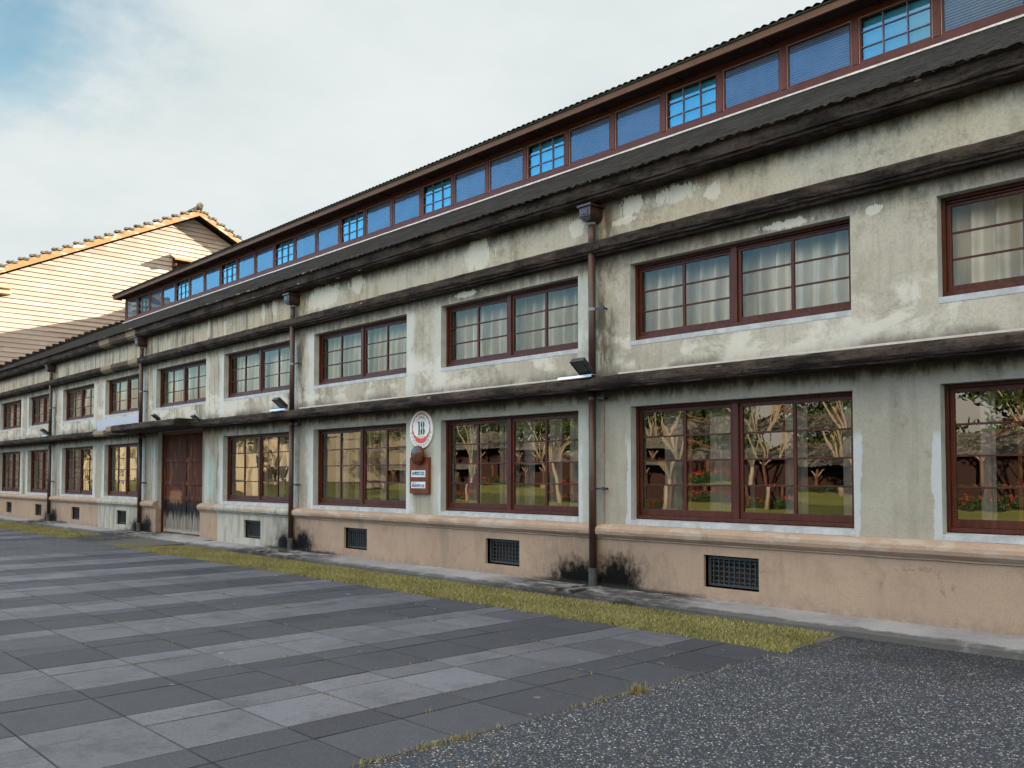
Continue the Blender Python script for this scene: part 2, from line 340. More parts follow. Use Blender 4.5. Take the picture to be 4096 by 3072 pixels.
material('polished_wood', f_wood((.10, .035, .018), (.055, .018, .012), (.02, .010, .008), 'z', .12, .0))
material('board_wood', f_wood((.16, .045, .02), (.11, .03, .016), (.04, .012, .010), 'z', .25, .15))
simple('cream_render', (.50, .42, .29), (.43, .36, .25), .8, .9)
material('roof_tile_dark', f_rooftile((.010, .010, .011), (.030, .028, .027))); material('roof_tile_grey', f_rooftile((.06, .056, .05), (.24, .21, .16)))
material('roof_tile_green', f_rooftile((.035, .045, .032), (.075, .08, .06)))
simple('red_timber', (.20, .09, .05), (.14, .06, .035), 3., .7)
simple('mortar', (.008, .008, .009), (.040, .038, .018), 12., .95)
def f_curtain(nt, b):
    setp(b, nt, color=nt.mix(nt.step(nt.noise((3, 3, .6), 4), .35, .65), (.76, .71, .63), (.50, .46, .41)), rough=.9, spec=.1)
material('curtain_cream', f_curtain)
simple('curtain_grey', (.80, .82, .88), (.66, .68, .74), 1.5, .9, .1); simple('blind_blue', (.24, .30, .44), (.19, .25, .38), 2., .5, .1, spec=.25)
simple('pane_bar', (.22, .18, .25), (.16, .12, .17), 9., .7)
simple('sky_tint_blue', (.12, .60, .92), (.18, .68, .95), 1.2, .5, .1)  # blue of the reflected sky as a surface colour
material('window_glass', f_glass((.95, .96, .96), (1, .97, .92), 2.35))
material('upper_glass', f_glass((.97, .96, .94), (1, .93, .84), 1.32))
material('louvre_glass', f_glass((.97, .98, 1.), (.5, .80, 1.0), 1.45, .03))
material('clerestory_glass', f_glass((.85, .92, 1.), (.52, .86, 1.0), 2.0, .04))

# ------------------------------------------------------------------ mesh builder
class MB:
    def __init__(s): s.v = []; s.f = []; s.m = []; s.mats = []
    def mi(s, name):
        if name not in s.mats: s.mats.append(name)
        return s.mats.index(name)
    def add(s, vs, fs, mat):
        o = len(s.v); s.v += [tuple(p) for p in vs]; k = s.mi(mat)
        for f in fs: s.f.append([i+o for i in f]); s.m.append(k)
    def box(s, x0, x1, y0, y1, z0, z1, mat):
        s.add([(x0, y0, z0), (x1, y0, z0), (x1, y1, z0), (x0, y1, z0), (x0, y0, z1), (x1, y0, z1), (x1, y1, z1), (x0, y1, z1)],
              [(3, 2, 1, 0), (4, 5, 6, 7), (0, 1, 5, 4), (1, 2, 6, 5), (2, 3, 7, 6), (3, 0, 4, 7)], mat)
    def quad(s, a, b, c, d, mat): s.add([a, b, c, d], [(0, 1, 2, 3)], mat)
    def extrude_x(s, prof, xs, mat, jit=0.0, caps=True):      # closed profile [(y,z)] swept along x, optional wobble
        n = len(prof); vs = []
        for i, x in enumerate(xs):
            for (y, z) in prof: vs.append((x, y+random.uniform(-jit, jit), z+random.uniform(-jit, jit)))
        fs = []
        for i in range(len(xs)-1):
            for j in range(n): a = i*n+j; b = i*n+(j+1) % n; fs.append((a, b, b+n, a+n))
        if caps: fs.append(tuple(range(n))[::-1]); fs.append(tuple(range((len(xs)-1)*n, len(xs)*n)))
        s.add(vs, fs, mat)
    def tube(s, pts, rads, mat, seg=12, caps=True):
        pts = [Vector(p) for p in pts]; rings = []
        for i, p in enumerate(pts):
            d = (pts[min(i+1, len(pts)-1)]-pts[max(i-1, 0)]).normalized()
            a = d.cross(Vector((0, 1, 0))) if abs(d.y) < .9 else d.cross(Vector((1, 0, 0)))
            a.normalize(); b = d.cross(a); r = rads[i] if isinstance(rads, (list, tuple)) else rads
            rings.append([p+a*(r*math.cos(t*2*math.pi/seg))+b*(r*math.sin(t*2*math.pi/seg)) for t in range(seg)])
        vs = [v for r in rings for v in r]; fs = []
        for i in range(len(rings)-1):
            for j in range(seg): a = i*seg+j; b = i*seg+(j+1) % seg; fs.append((a, b, b+seg, a+seg))
        if caps: fs.append(tuple(range(seg))[::-1]); fs.append(tuple(range((len(rings)-1)*seg, len(rings)*seg)))
        s.add(vs, fs, mat)
    def rot(s, M, start=0):
        for i in range(start, len(s.v)): s.v[i] = tuple(M @ Vector(s.v[i]))
    def build(s, name, parent=None, bevel=0.0, smooth=False, org=None):
        me = bpy.data.meshes.new(name)
        o = bpy.data.objects.new(name, me); COL.objects.link(o)
        off = Vector(org) if org is not None else Vector((0, 0, 0))
        vs = [(x-off.x, y-off.y, z-off.z) for x, y, z in s.v]
        me.from_pydata(vs, [], s.f); me.update()
        for n in s.mats: me.materials.append(MATS[n])
        me.polygons.foreach_set('material_index', s.m)
        if smooth: me.polygons.foreach_set('use_smooth', [True]*len(s.f))
        if org is not None: o.location = off
        if parent is not None: attach(o, parent)
        if bevel:
            md = o.modifiers.new('bevel', 'BEVEL'); md.width = bevel; md.segments = 2; md.limit_method = 'ANGLE'
        return o
def attach(o, parent):
    o.parent = parent
    M = Matrix.Identity(4); p = parent
    while p is not None: M = M @ Matrix.Translation(-p.location) if p.parent is None else M; p = p.parent
    o.matrix_parent_inverse = M if parent.parent is None else Matrix.Identity(4)
def tag(o, label=None, cat=None, group=None, kind=None):
    if label: o['label'] = label
    if cat: o['category'] = cat
    if group: o['group'] = group
    if kind: o['kind'] = kind
    return o
def empty(name, loc, label, cat, group=None):
    o = bpy.data.objects.new(name, None); COL.objects.link(o); o.location = loc; o.empty_display_size = .3
    return tag(o, label, cat, group)
def children(o): return [c for c in bpy.data.objects if c.parent is o]
def copy_tree(o, loc, label):
    c = o.copy(); COL.objects.link(c); c.location = loc; c['label'] = label
    for ch in children(o):
        d = ch.copy(); COL.objects.link(d); d.parent = c
        for g in children(ch): e = g.copy(); COL.objects.link(e); e.parent = d
    return c
def set_tone(me, vals):                          # vals per face
    a = me.attributes.new('tone', 'FLOAT_COLOR', 'FACE')
    arr = np.ones((len(me.polygons), 4), dtype=np.float32); vals = np.asarray(vals, dtype=np.float32)
    arr[:, :3] = vals if vals.ndim == 2 else vals[:, None]; a.data.foreach_set('color', arr.ravel())
def frange(a, b, step):
    n = max(1, round((b-a)/step)); return [a+(b-a)*i/n for i in range(n+1)]

WY = 9.5                      # wall plane
XL, XR = -48.1, 6.0           # ends of the long building
ZB, ZC, ZLB, ZLT, ZUB, ZUT, ZS = .085, .98, .982, 2.602, 3.442, 4.573, 5.54

# ================================================================== the long building
bld = empty('warehouse_building', (-20, WY, 0), 'long weathered plaster building with brown windows, mossy black ledges and a clerestory', 'building')

def holed_wall(mb, x0, x1, z0, z1, holes, y, depth, mat, rmat, step=None):
    xs = sorted({x0, x1, *[h[0] for h in holes], *[h[1] for h in holes]}); zs = sorted({z0, z1, *[h[2] for h in holes], *[h[3] for h in holes]})
    xs = [x for x in xs if x0 <= x <= x1]; zs = [z for z in zs if z0 <= z <= z1]
    inh = lambda x, z: any(h[0] < x < h[1] and h[2] < z < h[3] for h in holes)
    for i in range(len(xs)-1):
        for j in range(len(zs)-1):
            if not inh((xs[i]+xs[i+1])/2, (zs[j]+zs[j+1])/2):
                mb.quad((xs[i], y, zs[j]), (xs[i+1], y, zs[j]), (xs[i+1], y, zs[j+1]), (xs[i], y, zs[j+1]), mat)
                mb.quad((xs[i], y+depth, zs[j+1]), (xs[i+1], y+depth, zs[j+1]), (xs[i+1], y+depth, zs[j]), (xs[i], y+depth, zs[j]), mat)
    for (a, b, c, d) in holes:
        e = y+depth
        mb.quad((a, y, c), (a, y, d), (a, e, d), (a, e, c), rmat); mb.quad((b, y, d), (b, y, c), (b, e, c), (b, e, d), rmat)
        mb.quad((a, y, d), (b, y, d), (b, e, d), (a, e, d), rmat); mb.quad((b, y, c), (a, y, c), (a, e, c), (b, e, c), rmat)

holes = [(v, v+.78, .25, .655) for v in VENTX] + [(a, b, ZLB, ZLT) for a, b in LOWER] + [(a, b, ZUB, ZUT) for a, b in UPPER] + [(DOORX[0], DOORX[1], .1, 2.84)]
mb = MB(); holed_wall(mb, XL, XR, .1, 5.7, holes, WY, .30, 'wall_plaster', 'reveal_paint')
# far gable end, rear wall and near gable end (seen from elsewhere)
roofz = lambda y: 5.72+.52*(y-9.2) if y <= 15.2 else 8.84+.46*(y-15.2)
YR, YE = 22.0, 34.8
zr = roofz(YR)
mb.add([(XL, WY+.3, .1), (XL, YE, .1), (XL, YE, 5.7), (XL, YR, zr-.05), (XL, 15.2, roofz(15.2)-.05), (XL, WY+.3, 5.7)], [(0, 1, 2, 3, 4, 5)], 'wall_plaster')
mb.add([(XR, WY+.3, .1), (XR, YE, .1), (XR, YE, 5.7), (XR, YR, zr-.05), (XR, 15.2, roofz(15.2)-.05), (XR, WY+.3, 5.7)], [(5, 4, 3, 2, 1, 0)], 'wall_plaster')
mb.quad((XR, YE, .1), (XL, YE, .1), (XL, YE, 5.7), (XR, YE, 5.7), 'wall_plaster')
mb.build('wall', bld)
# interior shell: floor, mid floor, back partition, cross walls
mb = MB()
mb.box(XL+.1, XR-.1, WY+.31, 16., .3, .5, 'room_plaster'); mb.box(XL+.1, XR-.1, WY+.31, 16., 2.98, 3.15, 'room_plaster')
mb.box(XL+.1, XR-.1, 16., 16.2, .5, 5.6, 'room_plaster'); mb.box(XL+.1, XR-.1, WY+.31, 16., 5.45, 5.6, 'room_plaster')
mb.build('room_interior', bld)

# plinth with its moulded cap, vents and a gap at the door
for (xa, xb) in ((XL, DOORX[0]+.02), (DOORX[1]-.02, XR)):
    mb = MB(); hs = [(v, v+.78, .25, .655) for v in VENTX if xa < v < xb]
    holed_wall(mb, xa, xb, .02, .775, hs, WY-.045, .22, 'plinth_plaster', 'plinth_plaster')
    prof = [(WY+.02, ZC), (WY-.03, ZC-.005), (WY-.095, ZC-.03), (WY-.125, ZC-.06), (WY-.13, ZC-.10), (WY-.12, ZC-.14), (WY-.085, ZC-.175), (WY-.068, ZC-.19), (WY-.066, ZC-.205), (WY+.02, ZC-.207)]
    mb.extrude_x(prof, frange(xa, xb, .3), 'plinth_plaster', .0025)
    for xe in (xa, xb):
        mb.quad((xe, WY-.045, .02), (xe, WY+.1, .02), (xe, WY+.1, .775), (xe, WY-.045, .775), 'plinth_plaster')
    mb.build('plinth', bld)
for v in VENTX:
    a, b, c, d = v+.02, v+.76, .27, .635; y = WY+.03
    g = MB(); g.box(a, b, y+.13, y+.14, c, d, 'vent_dark')
    g.build('vent_recess', bld)
    g = MB()
    g.box(a, a+.035, y, y+.035, c, d, 'grille_iron'); g.box(b-.035, b, y, y+.035, c, d, 'grille_iron')
    g.box(a+.035, b-.035, y, y+.035, c, c+.03, 'grille_iron'); g.box(a+.035, b-.035, y, y+.035, d-.03, d, 'grille_iron')
    for i in range(1, 10): x = a+(b-a)*i/10; g.box(x-.007, x+.007, y+.005, y+.019, c+.03, d-.03, 'grille_iron')
    for j in range(1, 6): z = c+(d-c)*j/6; g.box(a+.035, b-.035, y+.0195, y+.031, z-.008, z+.008, 'grille_iron')
    g.build('vent_grille', bld)

# ledges, string course and cornice
mb = MB(); f, h = 9.13, 3.0
prof = [(WY+.05, 3.04), (f+.09, 3.02), (f+.03, 3.005), (f, 2.975), (f-.005, 2.90), (f+.012, 2.865), (f+.03, 2.86), (f+.035, 2.838), (f+.07, 2.835), (WY+.05, 2.85)]
for xa, xb in ((XL, -25.4), (-20.9, XR)):
    mb.extrude_x(prof, frange(xa, xb, .14), 'mossy_concrete', .006)
mb.build('ledge', bld, smooth=False)
mb = MB(); f = 8.64; dz = .02
prof = [(WY+.05, 3.05), (f+.1, 3.045), (f+.03, 3.03), (f, 3.0), (f-.005, 2.90), (f+.012, 2.872), (f+.05, 2.86), (f+.08, 2.862)]
mb.extrude_x(prof+[(WY+.05, 2.875)], frange(-25.45, -20.85, .14), 'mossy_concrete', .006)
mb.box(-25.3, -21.0, f+.12, WY-.01, 2.845, 2.8615, 'wall_plaster')
mb.build('door_canopy', bld)
mb = MB(); f = 9.31
prof = [(WY+.05, 5.03), (f+.07, 4.985), (f+.02, 4.97), (f, 4.945), (f, 4.86), (f+.01, 4.835), (f+.03, 4.825), (f+.035, 4.80), (f+.075, 4.795), (f+.085, 4.765), (WY+.05, 4.76)]
mb.extrude_x(prof, frange(XL, XR, .16), 'mossy_concrete', .006); mb.build('string_course', bld)
mb = MB(); f = 9.24
prof = [(WY+.05, 5.78), (f-.03, 5.80), (f-.045, 5.785), (f-.045, 5.765), (f, 5.755), (f+.005, 5.60), (f+.03, 5.592), (f+.035, 5.56), (f+.07, 5.545), (f+.085, 5.535), (WY+.05, 5.53)]
mb.extrude_x(prof, frange(XL-.1, XR, .16), 'mossy_concrete', .007); mb.build('cornice', bld)

# low tiled roof: barrel rows running up the slope
def tiled(mb, xs_, y0, z0, y1, z1, amp, pitch, mat, rough=0.0, rows=None):
    n = max(8, int((xs_[1]-xs_[0])/pitch)); k = 6; cols = n*k+1
    rows = rows or 6; vs = []
    for r in range(rows+1):
        t = r/rows
        for c in range(cols):
            x = xs_[0]+(xs_[1]-xs_[0])*c/(cols-1); w = abs(math.sin(math.pi*c/k))**.8*amp
            vs.append((x, y0+(y1-y0)*t+random.uniform(-rough, rough)*.5, z0+(z1-z0)*t+w+random.uniform(-rough, rough)))
    fs = [(r*cols+c, r*cols+c+1, (r+1)*cols+c+1, (r+1)*cols+c) for r in range(rows) for c in range(cols-1)]
    mb.add(vs, fs, mat)
mb = MB()
tiled(mb, (XL-.15, XR), 9.17, 5.75, 15.2, 8.84, .028, .165, 'roof_tile_dark', .011, 22)
zr2 = roofz(YR)
tiled(mb, (XL-.15, -42.3), 15.2, 8.84, YR, zr2, .045, .165, 'roof_tile_dark', .004, 6)
mb.quad((XR, YR, zr2-.02), (XL-.15, YR, zr2-.02), (XL-.15, YE+.3, 5.6), (XR, YE+.3, 5.6), 'roof_tile_dark')
for i, y in enumerate(frange(9.3, YR, .3)):       # raised verge tiles on the far gable end
    z = roofz(y); mb.box(XL-.22, XL+.05, y-.11, y+.13, z-.02, z+.22, 'roof_tile_dark')
mb.build('low_roof', bld)

# clerestory band
CY = 15.2; POST = [-42.28+1.4105*k for k in range(33)]
mb = MB(); mb.box(-42.35, XR, CY-.05, CY+.1, 8.885, 9.0, 'maroon_board'); mb.box(-42.35, XR, CY-.035, CY+.1, 9.0, 9.018, 'maroon_board')
mb.build('sill_board', bld, bevel=.004)
mb = MB(); mb.extrude_x([(CY-.02, 8.885), (CY-.09, 8.87), (CY-.10, 8.83), (CY-.02, 8.82)], frange(-42.5, XR, .5), 'white_flashing', .003); mb.build('roof_flashing', bld)
mb = MB(); mb.box(-42.33, XR, CY-.03, CY+.1, 9.862, 10.02, 'maroon_board'); mb.build('head_board', bld, bevel=.004)
for x in POST:
    if x > XR: break
    p = MB(); p.box(x-.065, x+.065, CY-.045, CY+.09, 9.018, 9.862, 'maroon_post'); p.build('window_post', bld, bevel=.005)
for k in range(32):
    a, b = POST[k]+.066, POST[k+1]-.066
    if b > 1.0: break
    glazed = (k % 3 == 1)
    c, d = 9.02, 9.86
    g = MB()
    for (p, q, r, s_) in ((a, a+.045, c, d), (b-.045, b, c, d), (a+.045, b-.045, c, c+.045), (a+.045, b-.045, d-.04, d)): g.box(p, q, CY-.015, CY+.04, r, s_, 'maroon_board')
    for (p, q, r, s_) in ((a+.002, a+.012, c+.002, d-.002), (b-.012, b-.002, c+.002, d-.002), (a+.012, b-.012, d-.012, d-.003)): g.box(p, q, CY-.021, CY-.015, r, s_, 'trunking_pvc')
    if glazed:
        for i in (1, 2): x = a+(b-a)*i/3; g.box(x-.009, x+.009, CY-.01, CY+.02, c+.045, d-.04, 'pane_bar')
        for j in (1, 2): z = c+(d-c)*j/3; g.box(a+.045, b-.045, CY-.008, CY+.018, z-.008, z+.008, 'pane_bar')
    fr = g.build('clerestory_window', bld)
    if not glazed: fr['label'] = 'clerestory window with horizontal louvre slats behind the glass'
    else: fr['label'] = 'clerestory window of nine blue panes'
    g = MB()
    gy = CY+.022 if glazed else CY-.006; g.quad((a+.04, gy, c+.04), (b-.04, gy, c+.04), (b-.04, gy, d-.035), (a+.04, gy, d-.035), 'clerestory_glass' if glazed else 'louvre_glass')
    g.build('pane', fr)
    g = MB()
    if glazed: g.box(a+.04, b-.04, CY+.10, CY+.11, c+.02, d-.02, 'sky_tint_blue')  # added sheet, its blue standing in for sky reflected in the glass
    else:
        for j in range(16):
            z = c+.066+j*.048
            g.add([(a+.044, CY+.006, z-.022), (b-.044, CY+.006, z-.022), (b-.044, CY+.030, z+.026), (a+.044, CY+.030, z+.026), (a+.044, CY+.030, z-.022), (b-.044, CY+.030, z-.022)], [(0, 1, 2, 3), (1, 0, 4, 5)], 'blind_blue')
    g.build('sky_tint_sheet' if glazed else 'louvre', fr)
mb = MB(); mb.box(-42.3, XR, CY+.13, CY+.3, 8.8, 10.3, 'blind_blue'); mb.quad((-42.3, CY+.1, 8.84), (-42.3, 28.6, 8.84), (-42.3, 22, 12.4), (-42.3, CY+.1, 10.05), 'maroon_board')
mb.box(XR-.05, XR, CY, 28.4, 8.6, 10.0, 'maroon_board'); mb.build('clerestory_wall', bld)
# monitor roof
ey = 14.70
mb = MB(); mb.box(-42.55, XR+.3, ey, ey+.05, 9.93, 10.09, 'fascia_wood'); mb.build('fascia', bld, bevel=.004)
mb = MB(); mb.extrude_x([(ey+.05, 9.955), (CY+.1, 9.99), (CY+.1, 10.02), (ey+.05, 9.985)], [-42.5, XR+.3], 'soffit_wood')
for x in frange(-42.2, XR, 2.1): mb.extrude_x([(ey+.06, 9.925), (CY-.03, 9.94), (CY-.03, 9.985), (ey+.06, 9.953)], [x-.03, x+.03], 'soffit_wood')
mb.build('soffit', bld)
mb = MB(); tiled(mb, (-42.65, XR+.3), ey-.06, 10.09, 22.0, 12.6, .05, .175, 'roof_tile_green', .004, 8)
mb.box(-42.6, XR+.3, ey-.03, ey+.04, 10.075, 10.10, 'roof_tile_green')
mb.quad((XR+.3, 22, 12.6), (-42.65, 22, 12.6), (-42.65, 29.4, 9.9), (XR+.3, 29.4, 9.9), 'roof_tile_green')
mb.box(-42.62, -42.56, ey, ey+.4, 9.93, 10.15, 'fascia_wood')
mb.build('monitor_roof', bld)

# ------------------------------------------------------------------ windows
def window(a, b, c, d, rows, glass, upper, idx):
    fy = WY+.137
    s = MB(); s.add([(a, WY-.004, c-.002), (b, WY-.004, c-.002), (b, fy+.1, c-.002), (a, fy+.1, c-.002), (a, WY-.004, c+.062), (b, WY-.004, c+.062), (b, fy+.1, c+.088), (a, fy+.1, c+.088)],
                    [(3, 2, 1, 0), (4, 5, 6, 7), (0, 1, 5, 4), (1, 2, 6, 5), (3, 0, 4, 7), (2, 3, 7, 6)], 'sill_paint')
    c0 = c+.085; W = 'frame_wood'; m = MB(); mid = (a+b)/2
    ow = .040
    m.box(a, a+ow, fy-.02, fy+.09, c0, d, W); m.box(b-ow, b, fy-.02, fy+.09, c0, d, W)
    m.box(a+ow, b-ow, fy-.02, fy+.09, d-ow, d, W); m.box(a+ow, b-ow, fy-.025, fy+.09, c0, c0+.045, W)
    m.box(mid-.045, mid+.045, fy-.025, fy+.085, c0+.045, d-ow, W)
    if upper: m.box(a+ow, b-ow, fy-.012, fy+.07, d-ow-.03, d-ow-.012, W)
    fr = m.build('window', bld, bevel=.004)
    attach(s.build('sill'), fr)
    gl = MB(); sm = MB()
    for (p, q, oy) in ((a+ow+.002, mid-.047, .012), (mid+.047, b-ow-.002, .0)):
        y0, y1 = fy+oy, fy+oy+.04; st = .045; br = .085 if not upper else .06; z0, z1 = c0+.047, d-ow-.014 if upper else d-ow-.002
        sm.box(p, p+st, y0, y1, z0, z1, W); sm.box(q-st, q, y0, y1, z0, z1, W)
        sm.box(p+st, q-st, y0+.001, y1-.001, z0, z0+br, W); sm.box(p+st, q-st, y0+.001, y1-.001, z1-.05, z1, W)
        mx = (p+q)/2; sm.box(mx-.021, mx+.021, y0+.004, y1-.004, z0+br, z1-.05, W)
        for j in range(1, rows):
            z = z0+br+(z1-.05-z0-br)*j/rows; sm.box(p+st, mx-.021, y0+.007, y1-.007, z-.0105, z+.0105, W); sm.box(mx+.021, q-st, y0+.007, y1-.007, z-.0105, z+.0105, W)
        # each light set a hair out of true, as old glazing is
        xs = [p+st-.005, mx, q-st+.005]; zs = [z0+br-.005+(z1-.045-z0-br)*j/rows for j in range(rows+1)]; gy = y0+.02
        for i in range(2):
            for j in range(rows):
                t1, t2 = random.uniform(-.0022, .0022), random.uniform(-.0022, .0022)
                gl.quad((xs[i], gy-t1-t2, zs[j]), (xs[i+1], gy+t1-t2, zs[j]), (xs[i+1], gy+t1+t2, zs[j+1]), (xs[i], gy-t1+t2, zs[j+1]), glass)
    attach(sm.build('sash', bevel=.003), fr)
    attach(gl.build('pane'), fr)
    cu = MB(); cy = WY+.42 if upper else WY+.40
    rr = random.Random(idx*7+3)
    def sheet(x0, x1, fold, amp, mat, z0=c-.05, z1=d+.25):
        n = max(6, int((x1-x0)/.012)); vs = []; ph = rr.random()*6; x = 0; pos = []
        for i in range(n+1):
            xx = x0+(x1-x0)*i/n
            k = math.sin(xx*fold+ph+.9*math.sin(xx*2.3+ph))+.45*math.sin(xx*fold*2.1+ph*2)
            pos.append((xx, cy+amp*(abs(k)**.7*(1 if k > 0 else -1))))
        for z, sc in ((z0, 1.15), ((z0+z1)/2, 1.), (z1, .45)):
            for (xx, yy) in pos: vs.append((xx, cy+(yy-cy)*sc, z))
        w = n+1; fs = [(r*w+i, r*w+i+1, (r+1)*w+i+1, (r+1)*w+i) for r in range(2) for i in range(n)]
        cu.add(vs, fs, mat)
    if upper: sheet(a-.22, b+.3, rr.uniform(24, 32), .075, 'curtain_cream')
    else:
        x = a+.25
        while x < b-.05:
            w = rr.uniform(.10, .34); sheet(x, min(x+w, b+.2), 34, .03, 'curtain_grey')
            x += w+rr.choice((.05, .12, .3, .42))
    attach(cu.build('curtain', smooth=True), fr)
    if not upper:
        ip = MB()
        for t in (.2, .42, .71, .93): x = a+(b-a)*t+rr.uniform(-.05, .05); ip.box(x-.02, x+.02, WY+.50, WY+.54, .5, 2.98, 'post_timber')
        attach(ip.build('inner_post'), fr)
for i, (a, b) in enumerate(LOWER): window(a, b, ZLB, ZLT, 4, 'window_glass', False, i)
for i, (a, b) in enumerate(UPPER): window(a, b, ZUB, ZUT, 3, 'upper_glass', True, i+20)

# ------------------------------------------------------------------ door
a, b = DOORX; dy = WY+.15
m = MB(); m.box(a, a+.07, dy-.04, dy+.1, .12, 2.84, 'frame_wood'); m.box(b-.07, b, dy-.04, dy+.1, .12, 2.84, 'frame_wood'); m.box(a+.07, b-.07, dy-.04, dy+.1, 2.75, 2.84, 'frame_wood')
dr = m.build('door', bld, bevel=.004); dr['label'] = 'tall double wooden door, dark brown above and bleached grey at the foot'
mid = (a+b)/2
for (p, q) in ((a+.072, mid-.004), (mid+.004, b-.072)):
    m = MB()
    n = 6
    for i in range(n): x0 = p+(q-p)*i/n; m.box(x0+.0015, p+(q-p)*(i+1)/n-.0015, dy+.02, dy+.05, .15, 2.745, 'door_wood')
    for z in (.17, 1.02, 1.42, 2.02, 2.62): m.box(p, q, dy, dy+.0195, z, z+.11, 'door_wood')
    for x0 in (p, q-.10): m.box(x0, x0+.10, dy-.002, dy+.0185, .15, 2.745, 'door_wood')
    attach(m.build('door_leaf', bevel=.003), dr)
m = MB(); m.box(a-.1, b+.1, WY+.02, WY+.3, .02, .13, 'apron_concrete'); attach(m.build('threshold'), dr)

# ------------------------------------------------------------------ rain pipes
def downpipe(x):
    y = WY-.115; m = MB()
    for z0, z1 in ((.35, 2.84), (2.84, 4.80), (4.80, 5.27)): m.tube([(x, y, z0), (x, y, z1)], .053, 'pipe_paint', 20)
    m.tube([(x, y, 5.215), (x, y, 5.255)], .058, 'pale_paint', 20)
    p = m.build('downpipe', bld, smooth=False)
    for f in p.data.polygons: f.use_smooth = len(f.vertices) == 4
    hx, hy = x+.005, WY-.17
    m = MB()
    def ring(w, dd, z0, z1): m.box(hx-w/2, hx+w/2, hy-dd/2+.01, WY-.002, z0, z1, 'pipe_paint')
    ring(.14, .15, 5.265, 5.283); ring(.175, .185, 5.285, 5.305); ring(.20, .21, 5.307, 5.32); ring(.21, .22, 5.322, 5.45); ring(.26, .27, 5.452, 5.485)
    m.box(hx-.06, hx+.06, hy-.108, hy-.0995, 5.345, 5.43, 'pipe_paint'); m.box(hx+.1052, hx+.114, hy-.05, hy+.06, 5.345, 5.43, 'pipe_paint')
    attach(m.build('hopper_head', bevel=.004), p)
    for z in (1.47, 2.74, 4.01):
        m = MB(); m.tube([(x, y, z-.022), (x, y, z+.022)], .0575, 'pale_paint' if z > 3.5 else 'pipe_paint', 20)
        m.box(x+.05, x+.19, y+.005, y+.02, z-.014, z+.014, 'grille_iron'); m.box(x+.175, x+.19, y+.005, WY, z-.014, z+.014, 'grille_iron'); m.box(x+.165, x+.21, y-.001, y+.024, z-.024, z+.024, 'grille_iron')
        attach(m.build('pipe_bracket'), p)
    m = MB(); m.tube([(x, y, .1), (x, y, .36)], .062, 'shoe_metal', 20); m.tube([(x, y, .30), (x, y, .33)], .068, 'shoe_metal', 20)
    attach(m.build('pipe_shoe'), p)
    if x > -30:
        m = MB(); m.box(x+.115, x+.13, WY-.02, WY+.002, .99, 2.83, 'pale_paint'); attach(m.build('cable'), p)
for x in PIPES: downpipe(x)

# ================================================================== things fixed to the building
def disc(mb, cx, cz, y, r0, r1, mat, seg=64, a0=0, a1=360, rz=None):
    """flat ring sector facing -y; r0/r1 may be functions of the angle"""
    n = max(2, int(seg*(a1-a0)/360)); g = lambda r, t: r(t) if callable(r) else r
    vs = []; fs = []
    for i in range(n+1):
        t = R(a0+(a1-a0)*i/n)
        for r in (r0, r1): rr = g(r, t); vs.append((cx+rr*math.cos(t), y, cz+rr*math.sin(t)))
    for i in range(n): fs.append((2*i, 2*i+2, 2*i+3, 2*i+1))
    mb.add(vs, fs, mat)
def text_mesh(name, body, x, y, z, size, mat, parent, sx=1.0, align='CENTER', bold=0.0, ext=.001):
    cu = bpy.data.curves.new(name, 'FONT'); cu.body = body; cu.size = size; cu.align_x = align; cu.align_y = 'CENTER'; cu.extrude = ext; cu.offset = bold
    t = bpy.data.objects.new(name+'_src', cu); COL.objects.link(t)
    bpy.context.view_layer.update()
    me = bpy.data.meshes.new_from_object(t.evaluated_get(bpy.context.evaluated_depsgraph_get()))
    bpy.data.objects.remove(t); o = bpy.data.objects.new(name, me); COL.objects.link(o)
    me.transform(Matrix.Translation((x, y, z)) @ Matrix.Rotation(R(90), 4, 'X') @ Matrix.Scale(sx, 4, (1, 0, 0)))
    me.materials.clear(); me.materials.append(MATS[mat])
    for p in me.polygons: p.material_index = 0
    attach(o, parent); return o
# round number sign
cx, cz, Y0 = -12.275, 2.462, WY-.03
sg = empty('number_sign', (cx, WY, cz), 'round white sign with black number 18 and red ring on the pier between windows', 'sign')
m = MB(); n = 64
vs = [(cx+.33*math.cos(R(360*i/n)), Y0, cz+.33*math.sin(R(360*i/n))) for i in range(n)]; vs += [(p[0], WY-.001, p[2]) for p in vs]
m.add(vs, [tuple(range(n))[::-1]]+[(i, (i+1) % n, (i+1) % n+n, i+n) for i in range(n)], 'sign_white'); m.build('sign_plate', sg)
m = MB()
low = lambda t: .245+.0*math.sin(t)
inn = lambda t: (.237 if math.sin(t) > 0 else .237-.055*abs(math.sin(t))**1.3)+.005*math.sin(t*14)
cz2 = cz+.03
disc(m, cx, cz2, Y0-.001, inn, lambda t: .262+.012*max(0, -math.sin(t)), 'sign_red', 160)
for s_ in (-1, 1):
    pts = [(cx+s_*.255*math.cos(R(a_)), cz2-.255*math.sin(R(a_))) for a_ in (25, 35, 45, 53)]
    for i in range(3):
        (xa, za), (xb, zb) = pts[i], pts[i+1]; w = .006
        m.quad((xa, Y0-.002, za-w), (xb, Y0-.002, zb-w), (xb, Y0-.002, zb+w), (xa, Y0-.002, za+w), 'sign_white')
m.build('red_ring', sg)
m = MB(); disc(m, cx+.01, cz2+.01, Y0-.0015, .165, .20, 'sign_yellow', 64, 62, 118)
m.build('gold_arc', sg)
m = MB()
